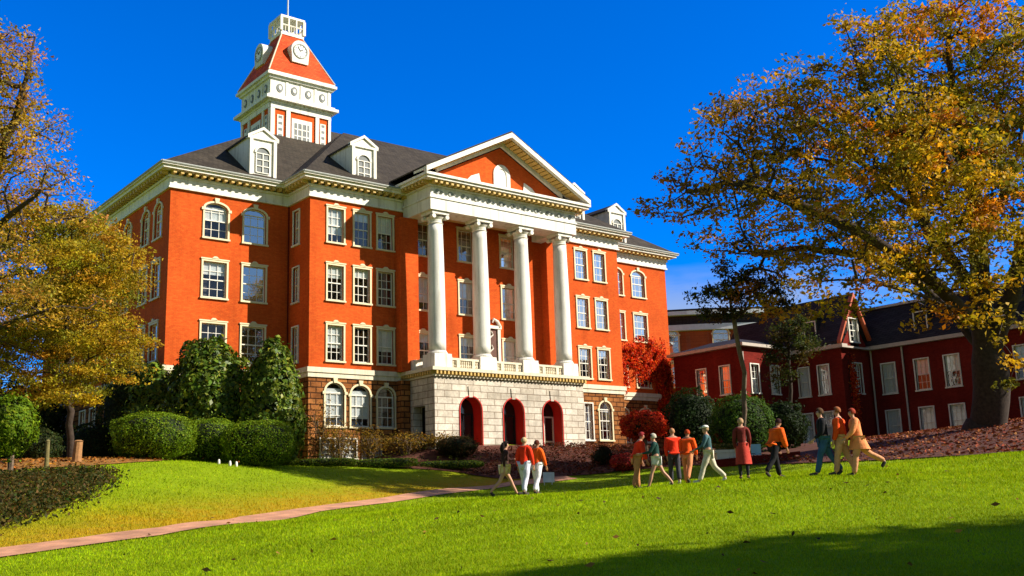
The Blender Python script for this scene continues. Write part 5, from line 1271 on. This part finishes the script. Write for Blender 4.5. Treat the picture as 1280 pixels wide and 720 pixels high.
# ---------------------------------------------------------------- small fixtures
def post(name, px, D, h, r, label, cat, m, lean=0.):
    g = onground(px, D); T = thing(name, g, label, cat)
    mb = MB(); mb.tube([g-(0,0,.2), g+RG*lean*.5+(0,0,h*.5), g+RG*lean+(0,0,h)], [r*1.15, r, r*.92], 10); mb.build('post', m, T)
    mb = MB(); mb.tube([g+RG*lean+(0,0,h+.002), g+RG*lean+(0,0,h+.06)], [r*1.1, r*.6], 10); mb.build('post_cap', m, T)
WD = mat('weathered wood', (.30,.15,.06), .9, .35, 8., .5, 30.)
post('wooden_post', 57, 44., 1.15, .09, 'thin greenish wooden post on the orange bank', 'post', mat('mossy wood', (.16,.13,.05), .9, .35, 8., .5, 30.))
post('tree_stump', 94, 47., .95, .20, 'pale sawn stump standing at the edge of the bank', 'stump', WD, .06)
def signboard(px, D, w, h, z, label, m, ang=0., name='sign'):
    g = onground(px, D); T = thing(name, g, label, 'sign'); e = RG*math.cos(ang)+FG*math.sin(ang); nn = np.cross(e, (0,0,1.))
    mb = MB(); mb.obox(g+(0,0,z+h/2), e*w/2, nn*.02, np.array([0,0,h/2])); mb.build('board', m, T)
    mb = MB()
    for s in (-.35, .35): mb.tube([g+e*w*s+nn*-.05-(0,0,.2), g+e*w*s+nn*-.05+(0,0,z+h*.9)], .025, 6)
    mb.build('leg', M['metal'], T)
signboard(686, 57., .9, .55, .15, 'small white board on legs behind the orange jacketed walkers', M['white'], .8)
signboard(948, 57., .55, .6, .25, 'pale cyan notice board low beside the maroon coat', mat('cyan board', (.35,.62,.66), .5, .1))
def planter(px, D, w, label):
    g = onground(px, D); T = thing('stone_planter', g, label, 'planter'); mb = MB()
    e, n_ = RG, FG
    for (a, z0, z1) in ((.94, -.1, .12), (.86, .122, .62), (1., .622, .78)): mb.obox(g+(0,0,(z0+z1)/2), e*w*a/2, n_*.35*a, np.array([0,0,(z1-z0)/2]))
    mb.build('trough', M['cream'], T)
    c = g+e*((rng.random(700)-.5)*w*.9)[:,None]+n_*((rng.random(700)-.5)*.6)[:,None]+np.array([0,0,.8])+np.array([0,0,1])*(rng.random(700)*.3)[:,None]
    leaf_mesh('plants', c, .12, palette(700, [(.10,.12,.02),(.22,.18,.05)]), M['leaf'], T)
planter(911, 56.5, 1.4, 'cream stone planter trough between dark teal walker and maroon coat')
def stones(px, D, label):
    g = onground(px, D); T = thing('marker_stone', g, label, 'stone'); mb = MB()
    mb.lathe(g, [(.065,-.1),(.07,.08),(.055,.2),(.03,.24)], 9); mb.build('stone', M['white'], T, True)
stones(273, 51.5, 'small white marker stone at the foot of the middle hedge'); stones(287, 51.2, 'small white marker stone under the near end of the long hedge'); stones(295, 51.2, 'taller white marker stone under the long hedge, rightmost of three')
# low brick edging wall at the lawn top in front of the hall
ga, gb = onground(893, 55.5), onground(1002, 53.)
mb = MB(); n = 14
for i in range(n):
    a, b_ = ga+(gb-ga)*i/n, ga+(gb-ga)*(i+1)/n; za, zb_ = g1(a[0],a[1]), g1(b_[0],b_[1])
    for z0, z1, w_ in ((-.2,.34,.16), (.342,.42,.2)):
        a0, a1 = np.array([a[0],a[1],0]), np.array([b_[0],b_[1],0])
        mb.add([a0-FG*w_+(0,0,za+z0), a1-FG*w_+(0,0,zb_+z0), a1+FG*w_+(0,0,zb_+z0), a0+FG*w_+(0,0,za+z0), a0-FG*w_+(0,0,za+z1), a1-FG*w_+(0,0,zb_+z1), a1+FG*w_+(0,0,zb_+z1), a0+FG*w_+(0,0,za+z1)], [(0,3,2,1),(4,5,6,7),(0,1,5,4),(1,2,6,5),(2,3,7,6),(3,0,4,7)])
prop(mb.build('low_brick_wall', M['brick_dark']), 'low red brick edging wall along the lawn top behind the maroon coat', 'wall')
# ================================================================ SKY, SUN, CAMERA
EL, AZ = R(33.5), R(43)                       # azimuth from the front's normal (-Y) towards +X
sun_dir = np.array([math.sin(AZ)*math.cos(EL), -math.cos(AZ)*math.cos(EL), math.sin(EL)])
L = bpy.data.lights.new('sun', 'SUN'); L.energy = 5.; L.angle = R(.5); L.color = (1., .93, .80)
so_ = bpy.data.objects.new('sun', L); COL.objects.link(so_); so_.rotation_euler = Vector(tuple(sun_dir)).to_track_quat('Z', 'Y').to_euler(); so_.location = (60, -40, 60)
W = bpy.data.worlds.new('World'); SC.world = W; W.use_nodes = True; t = NT(W.node_tree)
bgn = t.n['Background']; sky = t.new('ShaderNodeTexSky', sky_type='NISHITA', sun_disc=False)
sky.sun_elevation = EL; sky.sun_rotation = math.atan2(sun_dir[0], sun_dir[1]); sky.air_density = 1.; sky.dust_density = .15; sky.ozone_density = 6.; sky.altitude = 200
hs = t.new('ShaderNodeHueSaturation'); t.set(hs, Hue=.5, Saturation=1.75, Value=1.); t.link(sky.outputs[0], hs.inputs['Color'])
tc = t.new('ShaderNodeTexCoord'); sp = t.new('ShaderNodeSeparateXYZ'); t.link(tc.outputs['Generated'], sp.inputs[0])
mp = t.new('ShaderNodeMapping'); mp.inputs['Scale'].default_value = (3, 3, 16); t.link(tc.outputs['Generated'], mp.inputs[0])
cl = t.math('MULTIPLY', t.ramp(t.noise(mp.outputs[0], 1.9, 6.), .40, .56), t.ramp(sp.outputs[2], .225, .165))
dp = t.new('ShaderNodeVectorMath', operation='DOT_PRODUCT'); t.link(tc.outputs['Generated'], dp.inputs[0]); dp.inputs[1].default_value = tuple(FG)
anti = t.ramp(dp.outputs['Value'], .1, .6)          # the band of sky at right angles to the sun is the deepest blue
deep = t.mix(1., hs.outputs[0], (1.2,1.64,2.54), 'MULTIPLY')
skyc = t.mix(anti, sky.outputs[0], deep)
t.link(t.mix(t.math('MULTIPLY', cl, .8), skyc, (5.5,6.2,7.)), bgn.inputs['Color']); bgn.inputs['Strength'].default_value = .05
cam = bpy.data.cameras.new('camera'); cam.sensor_width = 36; cam.lens = F/1280*36; cam.clip_end = 8000; cam.clip_start = .1
co = bpy.data.objects.new('camera', cam); COL.objects.link(co)
co.matrix_world = Matrix(((RT[0], UP[0], -FW[0], 0), (RT[1], UP[1], -FW[1], 0), (RT[2], UP[2], -FW[2], 0), (0,0,0,1)))
SC.camera = co
vs = SC.view_settings; vs.view_transform = 'Standard'; vs.look = 'None'; vs.exposure = .85; vs.gamma = 1.; vs.use_curve_mapping = False
SC.cycles.max_bounces = 6; SC.cycles.diffuse_bounces = 2; SC.cycles.transparent_max_bounces = 12; SC.cycles.sample_clamp_indirect = 6.
SC.cycles.use_denoising = True
